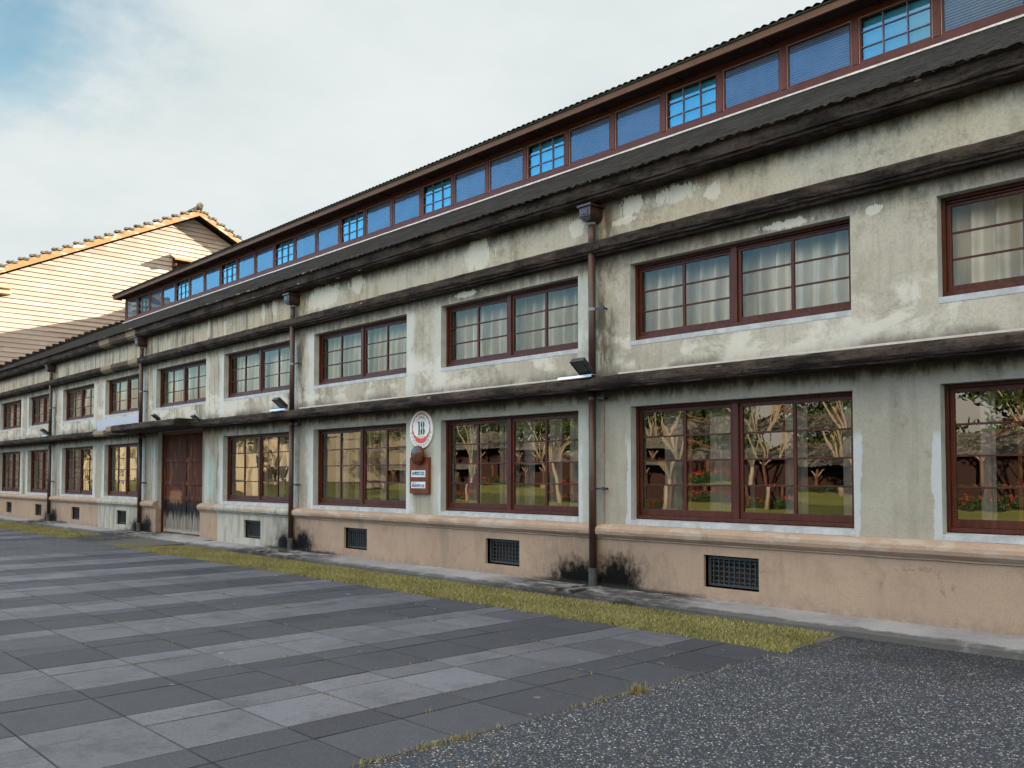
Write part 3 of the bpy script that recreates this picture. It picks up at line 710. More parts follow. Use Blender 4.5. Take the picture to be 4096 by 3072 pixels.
for k in range(11):                                     # ring of small blue gate-shaped marks along the foot
    t = R(270+(k-5)*15.5); u = Vector((math.cos(t), 0, math.sin(t))); w = Vector((-u.z, 0, u.x)); sz = .6 if k in (0, 1, 9, 10) else 1.
    def bar(r0, r1, s0, s1):
        c0 = Vector((cx, Y0-.0012, cz+.005))
        ps = [c0+u*r0+w*s0, c0+u*r0+w*s1, c0+u*r1+w*s1, c0+u*r1+w*s0]; m.quad(*[tuple(p) for p in ps], 'sign_blue')
    bar(.268, .276, -.028*sz, .028*sz); bar(.276, .306, -.024*sz, -.015*sz); bar(.276, .306, .015*sz, .024*sz); bar(.288, .294, -.015*sz, .015*sz); bar(.306, .311, -.032*sz, -.01*sz)
    if sz == 1.: bar(.306, .311, .01, .032)
m.build('blue_marks', sg)
# stencil numerals 18
def poly(mb, pts, y, mat): mb.add([(p[0], y, p[1]) for p in pts], [tuple(range(len(pts)))], mat)
m = MB(); yq = Y0-.002; ox, oz = cx-.085, cz2-.125; H = .24
poly(m, [(ox-.004, oz), (ox+.062, oz), (ox+.062, oz+.012), (ox-.004, oz+.012)], yq, 'sign_brown')
poly(m, [(ox+.010, oz+.012), (ox+.050, oz+.012), (ox+.050, oz+H), (ox+.010, oz+H)], yq, 'sign_brown')
poly(m, [(ox-.008, oz+H-.030), (ox+.010, oz+H-.022), (ox+.010, oz+H), (ox-.006, oz+H)], yq, 'sign_brown')
for (ccx, cc, ry, rx) in ((ox+.13, oz+.062, .062, .062), (ox+.13, oz+.18, .060, .054)):
    for s_ in (-1, 1):
        out = [(ccx+s_*(.006+(rx-.006)*math.cos(R(t))), cc+ry*math.sin(R(t))) for t in range(-88, 89, 11)]
        inn_ = [(ccx+s_*.010, cc+ry*.99*math.sin(R(t))) for t in range(88, -89, -11)]
        poly(m, out+inn_ if s_ > 0 else (out+inn_)[::-1], yq, 'sign_brown')
for p in m.f: pass
m.build('numeral', sg)
for i, t in enumerate((-42, -30, -18, -6, 6, 18, 30, 42)):   # small curved line of lettering above, unreadable in the photo
    m = MB() if i == 0 else m
    u = Vector((math.sin(R(t)), 0, math.cos(R(t)))); w = Vector((u.z, 0, -u.x)); c0 = Vector((cx, yq, cz2))
    for (r0, r1, s0, s1) in ((.182, .187, -.013, .012), (.170, .174, -.012, .009), (.170, .187, -.004, .001)):
        m.quad(*[tuple(c0+u*a_+w*b_) for a_, b_ in ((r0, s0), (r0, s1), (r1, s1), (r1, s0))], 'sign_brown')
m.quad((cx-.10, yq, cz2-.165), (cx+.09, yq, cz2-.165), (cx+.09, yq, cz2-.162), (cx-.10, yq, cz2-.162), 'sign_brown')
for i in range(9): xx = cx-.095+i*.021; m.quad((xx, yq, cz2-.155), (xx+.012, yq, cz2-.155), (xx+.010, yq, cz2-.146), (xx+.001, yq, cz2-.146), 'sign_brown')
m.build('small_lettering', sg)
# wooden name board with two labels
bx0, bx1, bz0, bz1 = -12.56, -12.03, 1.342, 1.975
nb = empty('name_board', (-12.3, WY, 1.35), 'reddish wooden board holding two white paper strips of Chinese lettering under the round sign', 'notice board')
m = MB(); m.box(bx0, bx1, WY-.06, WY-.002, bz0, bz1, 'board_wood'); m.build('board', nb, bevel=.003)
for (z0, z1, txt, sz, dz_) in ((1.632, 1.748, '音樂展演廳', .072, 0), (1.437, 1.548, '原為包裝工廠', .058, -.016)):
    m = MB(); m.box(-12.51, -12.11, WY-.063, WY-.0605, z0, z1, 'paper'); pp = m.build('paper_strip', nb)
    t = text_mesh('lettering', txt, -12.31, WY-.0645, (z0+z1)/2+dz_, sz, 'ink', nb, 1.0, bold=.0012)
    t.parent = pp; t.matrix_parent_inverse = Matrix.Identity(4)
m = MB(); m.box(-12.485, -12.37, WY-.0645, WY-.0632, 1.521, 1.525, 'ink'); m.box(-12.485, -12.36, WY-.0645, WY-.0632, 1.530, 1.534, 'ink'); m.build('fine_print', nb)
# polished disc
cx3, cz3 = -12.27, 2.012; r = .168
m = MB(); prof = [(r*.97, 0.), (r, -.02), (r*.97, -.045), (r*.86, -.06), (r*.5, -.072), (0.001, -.076)]; seg = 48; vs = []; fs = []
for (rr, yy) in prof:
    for i in range(seg): t = 2*math.pi*i/seg; vs.append((cx3+rr*math.cos(t), WY-.085+yy, cz3+rr*math.sin(t)))
for k in range(len(prof)-1):
    for i in range(seg): a_ = k*seg+i; b_ = k*seg+(i+1) % seg; fs.append((a_, b_, b_+seg, a_+seg))
fs.append(tuple(range(seg)))
m.add(vs, fs, 'polished_wood')
dd = m.build('wooden_disc', None, smooth=True, org=(cx3, WY, cz3)); tag(dd, 'shiny dark brown wooden disc overlapping the round sign and the board', 'plaque')
m = MB(); m.tube([(cx3, WY-.10, cz3), (cx3, WY-.001, cz3)], .03, 'polished_wood', 12); o = m.build('mounting_peg'); attach(o, dd)

# floodlights on the ledge
def floodlight(loc, tray, label, rotz=0., tilt=58):
    root = empty('floodlight', loc, label, 'floodlight', 'floodlights standing on the ledge')
    M = Matrix.Translation(loc)
    if tray:
        m = MB(); m.box(-.32, .32, -.05, .05, .0, .006, 'steel_plate'); m.add([(-.32, -.05, 0), (.32, -.05, 0), (.32, -.062, -.03), (-.32, -.062, -.03), (-.32, -.05, .003), (.32, -.05, .003), (.32, -.066, -.03), (-.32, -.066, -.03)], [(0, 1, 2, 3), (7, 6, 5, 4), (4, 5, 1, 0), (3, 2, 6, 7), (1, 5, 6, 2), (4, 0, 3, 7)], 'steel_plate')
        m.rot(M); m.build('mounting_plate', root)
    m = MB(); m.box(.10, .13, -.02, .02, .006, .10, 'lamp_black'); m.box(.24, .27, -.02, .02, .006, .10, 'lamp_black'); m.box(.10, .27, -.02, .02, .006, .016, 'lamp_black')
    m.rot(M @ Matrix.Rotation(rotz, 4, 'Z')); m.build('yoke', root)
    m = MB(); m.box(-.105, .105, -.035, .035, -.02, .25, 'lamp_black')
    for i in range(6): z = .0+i*.04; m.box(-.095, .095, .036, .055, z, z+.012, 'lamp_black')
    m.box(-.12, .12, -.045, -.0355, .25, .262, 'lamp_black'); m.box(-.12, .12, -.045, .0, -.032, -.0205, 'lamp_black')
    m.box(-.12, -.106, -.045, .03, -.02, .25, 'lamp_black'); m.box(.106, .12, -.045, .03, -.02, .25, 'lamp_black')
    T = M @ Matrix.Rotation(rotz, 4, 'Z') @ Matrix.Translation((.185, 0, .05)) @ Matrix.Rotation(R(52), 4, 'X')
    m.rot(T); h = m.build('lamp_head', root, bevel=.004)
    g = MB(); g.box(-.095, .095, -.039, -.0352, -.012, .242, 'lamp_glass'); g.rot(T); attach(g.build('lens'), h)
    return root
fl = [((-8.32, 9.17, 3.045), True, 'black floodlight on a pale metal tray beside the rain pipe nearest the camera'),
      ((-16.72, 9.17, 3.05), True, 'black floodlight on a metal tray between the wooden door and the round number sign'),
      ((-22.3, 8.80, 3.05), False, 'small black floodlight standing on top of the canopy above the wooden door'),
      ((-20.25, 8.92, 2.93), False, 'dark floodlight clipped at the right-hand corner of the door canopy'),
      ((-32.75, 9.17, 3.045), True, 'farthest floodlight, small on the ledge near the leftmost rain pipe')]
for l in fl:
    o = floodlight(*l)
    if not l[1]: o.scale = (.72, .72, .72)
m = MB()
for a_, b_ in ((-16.0, -8.72), (-7.6, 5.5)):
    m.box(a_, b_, 9.205, 9.235, 3.022, 3.046, 'trunking_pvc')
    for x in frange(a_+.4, b_-.3, 2.): m.box(x, x+.04, 9.2, 9.24, 3.02, 3.05, 'trunking_pvc')
tag(m.build('cable_trunking'), 'thin pinkish plastic cable trunking running along the top of the ledge', 'cable trunking')

# ================================================================== the ground
def sheet(name, x0, x1, y0, y1, z, mat, kind='structure', **kw):
    m = MB(); m.quad((x0, y0, z), (x1, y0, z), (x1, y1, z), (x0, y1, z), mat); o = m.build(name); tag(o, kind=kind, **kw); return o
sheet('ground', -600, 600, -600, 600, -.030, 'ground_soil')
sheet('gravel_pavement', -4.27, 14, -9, 8.80, 0.0, 'exposed_aggregate')
sheet('gravel_strip', -25.1, -20.42, -9, 7.56, 0.001, 'exposed_aggregate')
sheet('paving_bed', -60, -4.255, -9, 7.57, -.006, 'mortar')
PH = 2.02
def slabs(name, xr, xl, yt):
    xs = []; x = xr
    seq = [(.62, 0), (.345, 0), (.665, 1), (.34, 1), (.665, 0), (.35, 0)]
    pat = [('w', 0), ('n', 0), ('w', 1), ('n', 1)]; i = 0
    while x > xl+.2:
        k, tone = pat[i % 4]; w = .665 if k == 'w' else .345
        if i == 0 and xr > -10: w = .62
        x2 = max(x-w, xl); xs.append((x2, x, tone)); x = x2; i += 1
    ys = [1.61+.665*k for k in range(-16, 9)]+[yt]
    V = []; F = []; T = []; g = .0075
    for (a_, b_, tone) in xs:
        for j in range(len(ys)-1):
            c_, d_ = ys[j], ys[j+1]
            dx = random.uniform(-.002, .002); tz = [random.uniform(-.003, .003)+.002 for _ in range(4)]
            base = (.155, .160, .186) if tone else (.074, .078, .094)
            k = random.gauss(1.0, .09); 
            if random.random() < .10: k *= .78
            o = len(V)
            q = [(a_+g+dx, c_+g), (b_-g+dx, c_+g), (b_-g+dx, d_-g), (a_+g+dx, d_-g)]
            for (p, zz) in zip(q, tz): V.append((p[0], p[1], zz))
            for p in q: V.append((p[0], p[1], -.012))
            F += [(o, o+1, o+2, o+3), (o+4, o+5, o+1, o), (o+5, o+6, o+2, o+1), (o+6, o+7, o+3, o+2), (o+7, o+4, o, o+3)]
            T += [tuple(cc*k for cc in base)]*5
    me = bpy.data.meshes.new(name); me.from_pydata(V, [], F); me.materials.append(MATS['paving_slab']); set_tone(me, T)
    o = bpy.data.objects.new(name, me); COL.objects.link(o); tag(o, kind='structure'); return o
slabs('paving', -4.265, -20.42, 7.555); slabs('paving', -25.1, -60., 7.555)
# concrete apron along the wall, with a ramp at the door
def apron(xa, xb):
    m = MB(); m.extrude_x([(WY+.02, .10), (9.1, .092), (8.84, .082), (8.79, .075), (8.765, .055), (8.76, -.02), (WY+.02, -.02)], frange(xa, xb, .22), 'apron_concrete', .004)
    for x in PIPES:
        if xa < x < xb: m.box(x-.16, x-.11, 8.76, 9.38, .094, .118, 'apron_concrete'); m.box(x+.11, x+.16, 8.76, 9.38, .094, .118, 'apron_concrete')
    return tag(m.build('apron'), kind='structure')
apron(-60, -24.9); apron(-20.5, 14.)
m = MB(); m.add([(-25.0, 9.52, .125), (-20.45, 9.52, .125), (-20.45, 8.75, .06), (-25.0, 8.75, .06), (-25.3, 7.5, .004), (-20.9, 7.5, .004)], [(3, 2, 1, 0), (4, 5, 2, 3)], 'apron_concrete')
m.quad((-20.45, 8.75, .06), (-20.9, 7.5, .004), (-20.9, 7.5, -.02), (-20.45, 8.75, -.02), 'apron_concrete')
m.quad((-26.2, 8.78, .006), (-25.3, 7.5, .004), (-25.0, 8.75, .06), (-25.0, 8.8, .06), 'apron_concrete')
tag(m.build('door_ramp'), kind='structure')
sheet('soil_strip', -22.6, -4.27, 7.54, 8.78, -.004, 'ground_soil')
sheet('soil_strip', -60, -25.6, 7.54, 8.78, -.004, 'ground_soil')

def blades(name, P, hgt, wid, mat, lean=.6):
    n = len(P); ang = rng.uniform(0, 2*np.pi, n); la = rng.uniform(0, 2*np.pi, n); h = hgt*rng.uniform(.5, 1.15, n); w = wid*rng.uniform(.6, 1.2, n)
    dx = np.cos(ang)*w; dy = np.sin(ang)*w; lx = np.cos(la)*h*lean*rng.uniform(.3, 1.2, n); ly = np.sin(la)*h*lean*rng.uniform(.3, 1.2, n)
    V = np.zeros((n, 5, 3), np.float32)
    V[:, 0] = np.c_[P[:, 0]-dx, P[:, 1]-dy, P[:, 2]]; V[:, 1] = np.c_[P[:, 0]+dx, P[:, 1]+dy, P[:, 2]]
    V[:, 2] = np.c_[P[:, 0]+dx*.7+lx*.4, P[:, 1]+dy*.7+ly*.4, P[:, 2]+h*.6]; V[:, 3] = np.c_[P[:, 0]-dx*.7+lx*.4, P[:, 1]-dy*.7+ly*.4, P[:, 2]+h*.6]
    V[:, 4] = np.c_[P[:, 0]+lx, P[:, 1]+ly, P[:, 2]+h*.95]
    idx = (np.arange(n)*5)[:, None]; loops = np.concatenate([idx+[0, 1, 2, 3], idx+[3, 2, 4]], 1).ravel()
    me = bpy.data.meshes.new(name); me.vertices.add(n*5); me.vertices.foreach_set('co', V.ravel()); me.loops.add(n*7); me.loops.foreach_set('vertex_index', loops)
    me.polygons.add(n*2); st = (np.arange(n)*7)[:, None]+[0, 4]; me.polygons.foreach_set('loop_start', st.ravel()); me.update(calc_edges=True); me.validate()
    me.materials.append(MATS[mat]); clump = .5+.5*np.sin(P[:, 0]*3.1)*np.sin(P[:, 1]*5.3+P[:, 0]); t = np.clip(rng.beta(1.6, 1.6, n)*.75+clump*.25, 0, 1)
    set_tone(me, np.repeat(t, 2)); o = bpy.data.objects.new(name, me); COL.objects.link(o); return o
def strip_pts(xa, xb, ya, yb, dens, enda, endb):
    n = int((xb-xa)*(yb-ya)*dens); x = rng.uniform(xa-.1, xb+.1, n); y = rng.uniform(ya-.06, yb+.05, n)
    e1 = .035*np.sin(x*2.1)+.03*np.sin(x*7.7+1)+.02*np.sin(x*19)
    ok = (y > ya+e1+rng.normal(0, .018, n)) & (y < yb+.03*np.sin(x*3.3)+rng.normal(0, .015, n))
    ok &= enda(x, y) & endb(x, y); return np.c_[x[ok], y[ok], np.full(ok.sum(), -.004)]
ea = lambda x, y: x > -22.3+1.1*np.clip((7.9-y)/.4, 0, 1)*.9+.08*np.sin(y*9)+1.5*np.clip((y-8.3)/.5, 0, 1)
eb = lambda x, y: x < -4.24-.12*(y-7.5)+.05*np.sin(y*11)
P = strip_pts(-22.4, -4.2, 7.53, 8.77, 6000, ea, eb)
g = blades('grass', P, .040, .0040, 'grass_blades'); tag(g, 'strip of short yellow-green grass between the paving and the apron', 'grass', kind='stuff')
P = strip_pts(-52, -25.4, 7.53, 8.80, 1500, lambda x, y: x > -52, lambda x, y: x < -25.35-.55*np.clip((y-7.7), 0, 1)+.08*np.sin(y*9))
g = blades('grass', P, .045, .006, 'grass_blades'); tag(g, 'far strip of short yellow-green grass left of the door ramp', 'grass', kind='stuff')
# weeds in the joint between slabs and aggregate, and a few in slab joints
pts = []
for (x, y, r_, n) in ((-4.25, 5.35, .07, 90), (-4.26, 4.7, .05, 30), (-4.26, 3.62, .10, 90), (-4.26, 3.35, .12, 100), (-4.27, 2.95, .08, 60), (-4.27, 4.95, .05, 30)):
    for _ in range(n): pts.append((x+random.gauss(0, r_*.25), y+random.gauss(0, r_), 0))
for _ in range(250): y = random.uniform(1.5, 7.5); pts.append((-4.262+random.gauss(0, .008)+.012*math.sin(y*7), y, -.004))
jx = [-4.88, -5.23, -6.23, -7.24]
for _ in range(40):
    xx = -4.26-.0-random.choice([.62, .965, 1.63, 1.975, 2.64, 2.985, 3.65, 4.0, 4.66]); yy = random.uniform(3.5, 7.4)
    for k in range(7): pts.append((xx+random.gauss(0, .004), yy+random.gauss(0, .06), -.004))
for _ in range(60):
    yy = 1.61+.665*random.randint(2, 8); xx = random.uniform(-14, -4.6)
    for k in range(6): pts.append((xx+random.gauss(0, .05), yy+random.gauss(0, .004), -.004))
g = blades('weeds', np.array(pts), .035, .0035, 'dry_weed', .9); tag(g, 'dry weeds and moss growing in the joints of the paving', 'weeds', kind='stuff')
P = np.c_[rng.normal(-4.25, .035, 60), rng.normal(5.35, .035, 60), np.zeros(60)]
g = blades('weed_tuft', P, .085, .004, 'dry_weed', .5); tag(g, 'taller dry weed tuft in the seam between slabs and gravel', 'weed')

# ================================================================== the timber-sided building beyond
XF = -50.0; AY, AZ = 21.74, 16.75; SL = .49; EYL, EYR = 3.5, 40.0
fb = empty('timber_building', (XF, AY, 0), 'sunlit gabled building clad in pale brown weatherboards beyond the long plaster building', 'building')
gz = lambda y: AZ-SL*abs(y-AY)
m = MB(); bh = .25
k = 0
while k*bh < AZ-.05:
    z0, z1 = k*bh, (k+1)*bh
    top = min(z1, AZ-.01)
    yl0 = max(EYL, AY-(AZ-z0)/SL); yr0 = min(EYR, AY+(AZ-z0)/SL); yl1 = max(EYL, AY-(AZ-top)/SL); yr1 = min(EYR, AY+(AZ-top)/SL)
    m.quad((XF+.062, yl0, z0), (XF+.062, yr0, z0), (XF+.004, yr1, top), (XF+.004, yl1, top), 'siding_wood')
    m.quad((XF+.062, yr0, z0), (XF+.062, yl0, z0), (XF+.002, yl0, z0+.02), (XF+.002, yr0, z0+.02), 'soffit_wood')  # underside darkened to paint in the lap shadow line
    k += 1
m.quad((XF, EYL, 0), (XF-40, EYL, 0), (XF-40, EYL, gz(EYL)), (XF, EYL, gz(EYL)), 'siding_wood')
m.quad((XF-40, EYR, 0), (XF, EYR, 0), (XF, EYR, gz(EYR)), (XF-40, EYR, gz(EYR)), 'siding_wood')
m.build('siding_wall', fb)
OV = .8
for s_ in (-1, 1):
    ye = EYL-.8 if s_ < 0 else EYR+.8
    m = MB()
    za, ze = AZ+.38, gz(ye)+.38
    for (x0, x1, d0, d1) in ((XF+OV-.04, XF+OV, -.34, 0.),):
        m.add([(x0, AY, za+d0), (x1, AY, za+d0), (x1, AY, za+d1), (x0, AY, za+d1), (x0, ye, ze+d0), (x1, ye, ze+d0), (x1, ye, ze+d1), (x0, ye, ze+d1)], [(1, 5, 6, 2), (4, 0, 3, 7), (3, 2, 6, 7), (0, 4, 5, 1), (4, 7, 6, 5)], 'peeling_paint')
    m.build('verge_board', fb)
m = MB()
for s_ in (-1, 1):
    ye = EYL-.8 if s_ < 0 else EYR+.8
    a_, b_ = (XF+OV+.03, AY, AZ+.40), (XF+OV+.03, ye, gz(ye)+.40)
    m.quad(a_, b_, (XF-40, ye, gz(ye)+.40), (XF-40, AY, AZ+.40), 'roof_tile_dark')
    m.quad((XF+OV-.01, AY, AZ+.30), (XF-40, AY, AZ+.30), (XF-40, ye, gz(ye)+.30), (XF+OV-.01, ye, gz(ye)+.30), 'soffit_wood')
    n = int(abs(ye-AY)/.52)
    for i in range(n):
        y = AY+s_*(.3+i*.52); z = gz(y)+.42
        m.box(XF+OV-.25, XF+OV+.05, y-.24, y+.22, z-.05, z+.05, 'roof_tile_grey'); m.tube([(XF+OV-.3, y, z+.03), (XF+OV+.07, y, z+.03)], .06, 'roof_tile_grey', 10)
m.box(XF-40, XF+OV+.02, AY-.16, AY+.16, AZ+.42, AZ+.58, 'roof_tile_grey'); m.tube([(XF-40, AY, AZ+.6), (XF+OV+.05, AY, AZ+.6)], .09, 'roof_tile_grey', 12); m.tube([(XF+OV-.1, AY, AZ+.62), (XF+OV+.12, AY, AZ+.62)], .17, 'roof_tile_grey', 12)
m.build('roof', fb)
# window hood on the gable
m = MB(); hy0, hy1, hz, hp = 20.35, 23.2, 14.45, .78
m.add([(XF, hy0, hz), (XF, hy1, hz), (XF+hp, hy1, hz-.36), (XF+hp, hy0, hz-.36), (XF, hy0, hz-.06), (XF, hy1, hz-.06), (XF+hp, hy1, hz-.42), (XF+hp, hy0, hz-.42)], [(3, 2, 1, 0), (4, 5, 6, 7), (2, 3, 7, 6), (0, 4, 7, 3), (1, 2, 6, 5)], 'siding_wood')
m.box(XF+hp, XF+hp+.03, hy0-.02, hy1, hz-.46, hz-.34, 'peeling_paint')
hd = m.build('window_hood', fb)
m = MB(); m.box(XF+.03, XF+.10, hy0+.15, hy1-.1, hz-1.7, hz-.2, 'soffit_wood'); m.box(XF+.02, XF+.6, hy0+.1, hy0+.18, hz-.75, hz-.62, 'fascia_wood')
for i in range(8): m.box(XF+.10, XF+.13, hy0+.2, hy1-.15, hz-1.6+i*.17, hz-1.52+i*.17, 'fascia_wood')
m.build('gable_window', fb)
m = MB()
for z in (10.86, 11.14): m.box(XF+.03, XF+.5, 9.0, 12.15, z, z+.17, 'cream_render')
m.build('vent_ledge', fb)

# ================================================================== opposite side of the plaza (seen mirrored in the windows)
sheet('lawn', -210, 60, -37.5, -9, -.010, 'lawn_grass')
def crown_leaves(name, blobs, n, size, mat, parent):
    tot = sum(b_[3]**2 for b_ in blobs); C = []
    for (x, y, z, r_) in blobs:
        k = int(n*r_*r_/tot); d = rng.normal(size=(k, 3)); d /= np.linalg.norm(d, axis=1)[:, None]; rad = r_*rng.uniform(.35, 1., k)**.6
        c = d*rad[:, None]; c[:, 2] *= .75; C.append(c+[x, y, z])
    C = np.concatenate(C); n = len(C); u = rng.normal(size=(n, 3)); u /= np.linalg.norm(u, axis=1)[:, None]; w = np.cross(u, rng.normal(size=(n, 3))); w /= np.linalg.norm(w, axis=1)[:, None]
    s = size*rng.uniform(.5, 1.3, n)[:, None]; V = np.stack([C-u*s, C+w*s*.5, C+u*s, C-w*s*.5], 1).astype(np.float32)
    me = bpy.data.meshes.new(name); me.vertices.add(n*4); me.vertices.foreach_set('co', V.ravel()); me.loops.add(n*4); me.loops.foreach_set('vertex_index', np.arange(n*4))
    me.polygons.add(n); me.polygons.foreach_set('loop_start', np.arange(n)*4); me.update(calc_edges=True); me.materials.append(MATS[mat]); set_tone(me, rng.uniform(0, 1, n))
    o = bpy.data.objects.new(name, me); COL.objects.link(o)
    if parent: attach(o, parent)
    return o
def fork_tree(x, y, h, seed, label, leaves=1500, leafsize=.16):
    rr = random.Random(seed); root = empty('shade_tree', (x, y, 0), label, 'tree', 'trees on the lawn across the plaza')
    m = MB(); tips = []
    lean = rr.uniform(-.35, .35); f0 = (x+lean, y+rr.uniform(-.2, .2), h*.24)
    m.tube([(x, y, -.05), (x+lean*.4, y, h*.1), f0], [.19, .15, .13], 'bark_pale', 10)
    for k in range(5):
        a_ = k*1.26+rr.uniform(-.4, .4); r_ = h*.22; 
        p1 = (f0[0]+math.cos(a_)*r_*.4, f0[1]+math.sin(a_)*r_*.4, h*.45); p2 = (f0[0]+math.cos(a_)*r_, f0[1]+math.sin(a_)*r_, h*.70); p3 = (f0[0]+math.cos(a_+.3)*r_*1.4, f0[1]+math.sin(a_+.3)*r_*1.4, h*.88)
        m.tube([f0, p1, p2, p3], [.095, .07, .045, .015], 'bark_pale', 8)
        p4 = (p1[0]+rr.uniform(-1, 1), p1[1]+rr.uniform(-1, 1), h*.72); m.tube([p1, p4], [.05, .015], 'bark_pale', 6); tips += [p2, p3, p4]
    m.build('trunk', root, smooth=True)
    crown_leaves('crown', [(p[0], p[1], p[2]+.3, rr.uniform(.12, .17)*h) for p in tips], leaves, leafsize, 'tree_leaves', root)
TW = ['trees']
tl = [(-24.5, -32, 8.5, 'forked pale-barked tree mirrored at the left of the rightmost full window'), (-31.5, -33.5, 9, 'pale forked tree mirrored in the middle of the nearest full lower window'), (-38, -32.5, 8.5, 'pale forked tree mirrored in the left sash of the nearest full lower window'),
      (-50, -33, 8.5, 'pale tree mirrored in the right sash of the window right of the number sign'), (-60, -32, 9, 'pale leaning tree mirrored in the left sash of the window right of the number sign'), (-74, -33, 8, 'pale tree mirrored in the window left of the number sign'), (-14, -33, 8.5, 'pale forked tree mirrored in the cropped window at the right edge'), (-7, -31, 8, 'leafy tree mirrored low in the cropped window at the right edge'),
      (-88, -32, 9, 'slender tree mirrored at the left end of the window left of the number sign'), (-104, -31, 9, 'tree mirrored in the window right of the door'), (-122, -31, 9, 'tree mirrored farther off, in the window right of the door'), (-146, -31, 9, 'tree mirrored in the window left of the door'), (-172, -31, 9, 'farthest lawn tree, mirrored in the leftmost windows'),
      (-81, -25, 7.5, 'nearer bushy tree mirrored in the window left of the number sign'), (-99, -24, 7.5, 'nearer bushy tree mirrored in the window right of the door'), (-138, -25, 8, 'nearer bushy tree mirrored left of the door beside the banner')]
for i, (x, y, h, lb) in enumerate(tl): fork_tree(x, y, h, i+5, lb, 1500 if i < 13 else 3200)
bigs = [(-16, -58, 17), (-30, -60, 18), (-44, -57, 17), (-60, -60, 18), (-76, -58, 16), (-2, -57, 15), (-96, -62, 17), (-120, -60, 16)]
pl = ['at the right edge', 'behind the tiled house', 'left of centre behind the tiled house', 'behind the left part of the house', 'between house and cream building', 'at the far right end', 'behind the cream building', 'at the far left end']
for i, (x, y, h) in enumerate(bigs):
    rr = random.Random(i+50); root = empty('tall_tree', (x, y, 0), 'tall green tree mirrored in the upper windows, '+pl[i], 'tree', 'tall trees behind the houses across the plaza')
    m = MB(); m.tube([(x, y, 0), (x+.3, y, h*.4), (x, y, h*.8)], [.4, .3, .1], 'bark_pale', 8); m.build('trunk', root)
    crown_leaves('crown', [(x+rr.uniform(-7.5, 7.5), y+rr.uniform(-3, 3), h*rr.uniform(.16, .85), rr.uniform(2.8, 4.2)) for _ in range(15)], 9000, .34, 'tree_leaves', root)
# flowering hedge
hx = []
for x in np.arange(-78, 4, .8): hx.append((x, -36.4+.2*math.sin(x), .42, .62))
hg = crown_leaves('hedge', hx, 26000, .10, 'hedge_leaves', None); tag(hg, 'low green hedge dotted with red flowers, mirrored low in the lower windows', 'hedge')
fl_ = crown_leaves('flowers', [(x+random.uniform(-.4, .4), -36.1, random.uniform(.4, .85), .32) for x in np.arange(-78, 4, .55)], 4200, .055, 'flower_red', hg)
# low tiled house
hs = empty('tiled_house', (-30, -46, 0), 'low timber house under a broad grey tiled roof, mirrored in the lower windows', 'house')
m = MB(); m.box(-87, -4, -51, -43, 0, 3.0, 'soffit_wood'); m.build('wall', hs)
m = MB()
for x in frange(-86, -5, 3.0): m.box(x-.1, x+.1, -41.6, -41.4, 0, 3.05, 'red_timber'); m.tube([(x, -41.5, 2.3), (x+.7, -41.5, 3.0)], .06, 'bark_pale', 6); m.tube([(x, -41.5, 2.3), (x-.7, -41.5, 3.0)], .06, 'bark_pale', 6)
m.build('veranda_post', hs)
m = MB(); tiled(m, (-88, -3), -40.6, 3.1, -45.4, 5.1, .09, .35, 'roof_tile_grey', .01, 10); m.quad((-88, -45.4, 5.1), (-3, -45.4, 5.1), (-3, -52, 3.0), (-88, -52, 3.0), 'roof_tile_grey'); m.build('roof', hs)
m = MB()
for x in frange(-60, -10, 9.): m.tube([(x, -42.9, 3.9), (x, -42.9, 5.6)], .08, 'red_timber', 6); m.tube([(x-2.6, -42.9, 4.6), (x, -42.9, 5.7), (x+2.6, -42.9, 4.6)], .12, 'red_timber', 6)
m.build('roof_brace', hs)
# cream rendered building further left
cb = empty('rendered_building', (-110, -36, 0), 'sunlit cream rendered building with buttresses, mirrored in the windows beside the door', 'building')
m = MB(); m.box(-200, -97, -56, -36, 0, 7.5, 'cream_render')
for x in frange(-198, -99, 6.): m.add([(x-.4, -36, 0), (x+.4, -36, 0), (x+.4, -34.9, 0), (x-.4, -34.9, 0), (x-.3, -36, 5.2), (x+.3, -36, 5.2), (x+.3, -35.8, 5.2), (x-.3, -35.8, 5.2)], [(3, 2, 6, 7), (0, 3, 7, 4), (2, 1, 5, 6), (4, 7, 6, 5)], 'cream_render')
m.build('wall', cb)
for x in frange(-195, -101, 6.):
    m = MB(); m.box(x-1.1, x+1.1, -36.0, -35.95, 1.4, 3.2, 'vent_dark')
    for i in range(4): xx = x-1.05+i*.7; m.box(xx-.04, xx+.04, -35.95, -35.9, 1.4, 3.2, 'sign_white')
    for z in (1.4, 2.0, 2.6, 3.15): m.box(x-1.1, x+1.1, -35.945, -35.905, z-.03, z+.03, 'sign_white')
    m.build('window', cb)
m = MB(); m.quad((-201, -34.9, 7.4), (-96, -34.9, 7.4), (-96, -46, 11.5), (-201, -46, 11.5), 'roof_tile_grey'); m.quad((-201, -46, 11.5), (-96, -46, 11.5), (-96, -57, 7.4), (-201, -57, 7.4), 'roof_tile_grey')
m.add([(-97, -36, 7.4), (-97, -56, 7.4), (-97, -46, 11.3)], [(0, 1, 2)], 'cream_render'); m.build('roof', cb)
bn = empty('banner', (-131, -30, 0), 'tall pink and red banner on a pole mirrored in the window left of the door', 'banner')
m = MB(); m.tube([(-132.2, -30, 0), (-132.2, -30, 4.6)], .05, 'grille_iron', 8); m.build('pole', bn)
m = MB(); m.box(-132.1, -129.6, -30.02, -29.98, 1.2, 4.4, 'flower_red'); m.build('cloth', bn)

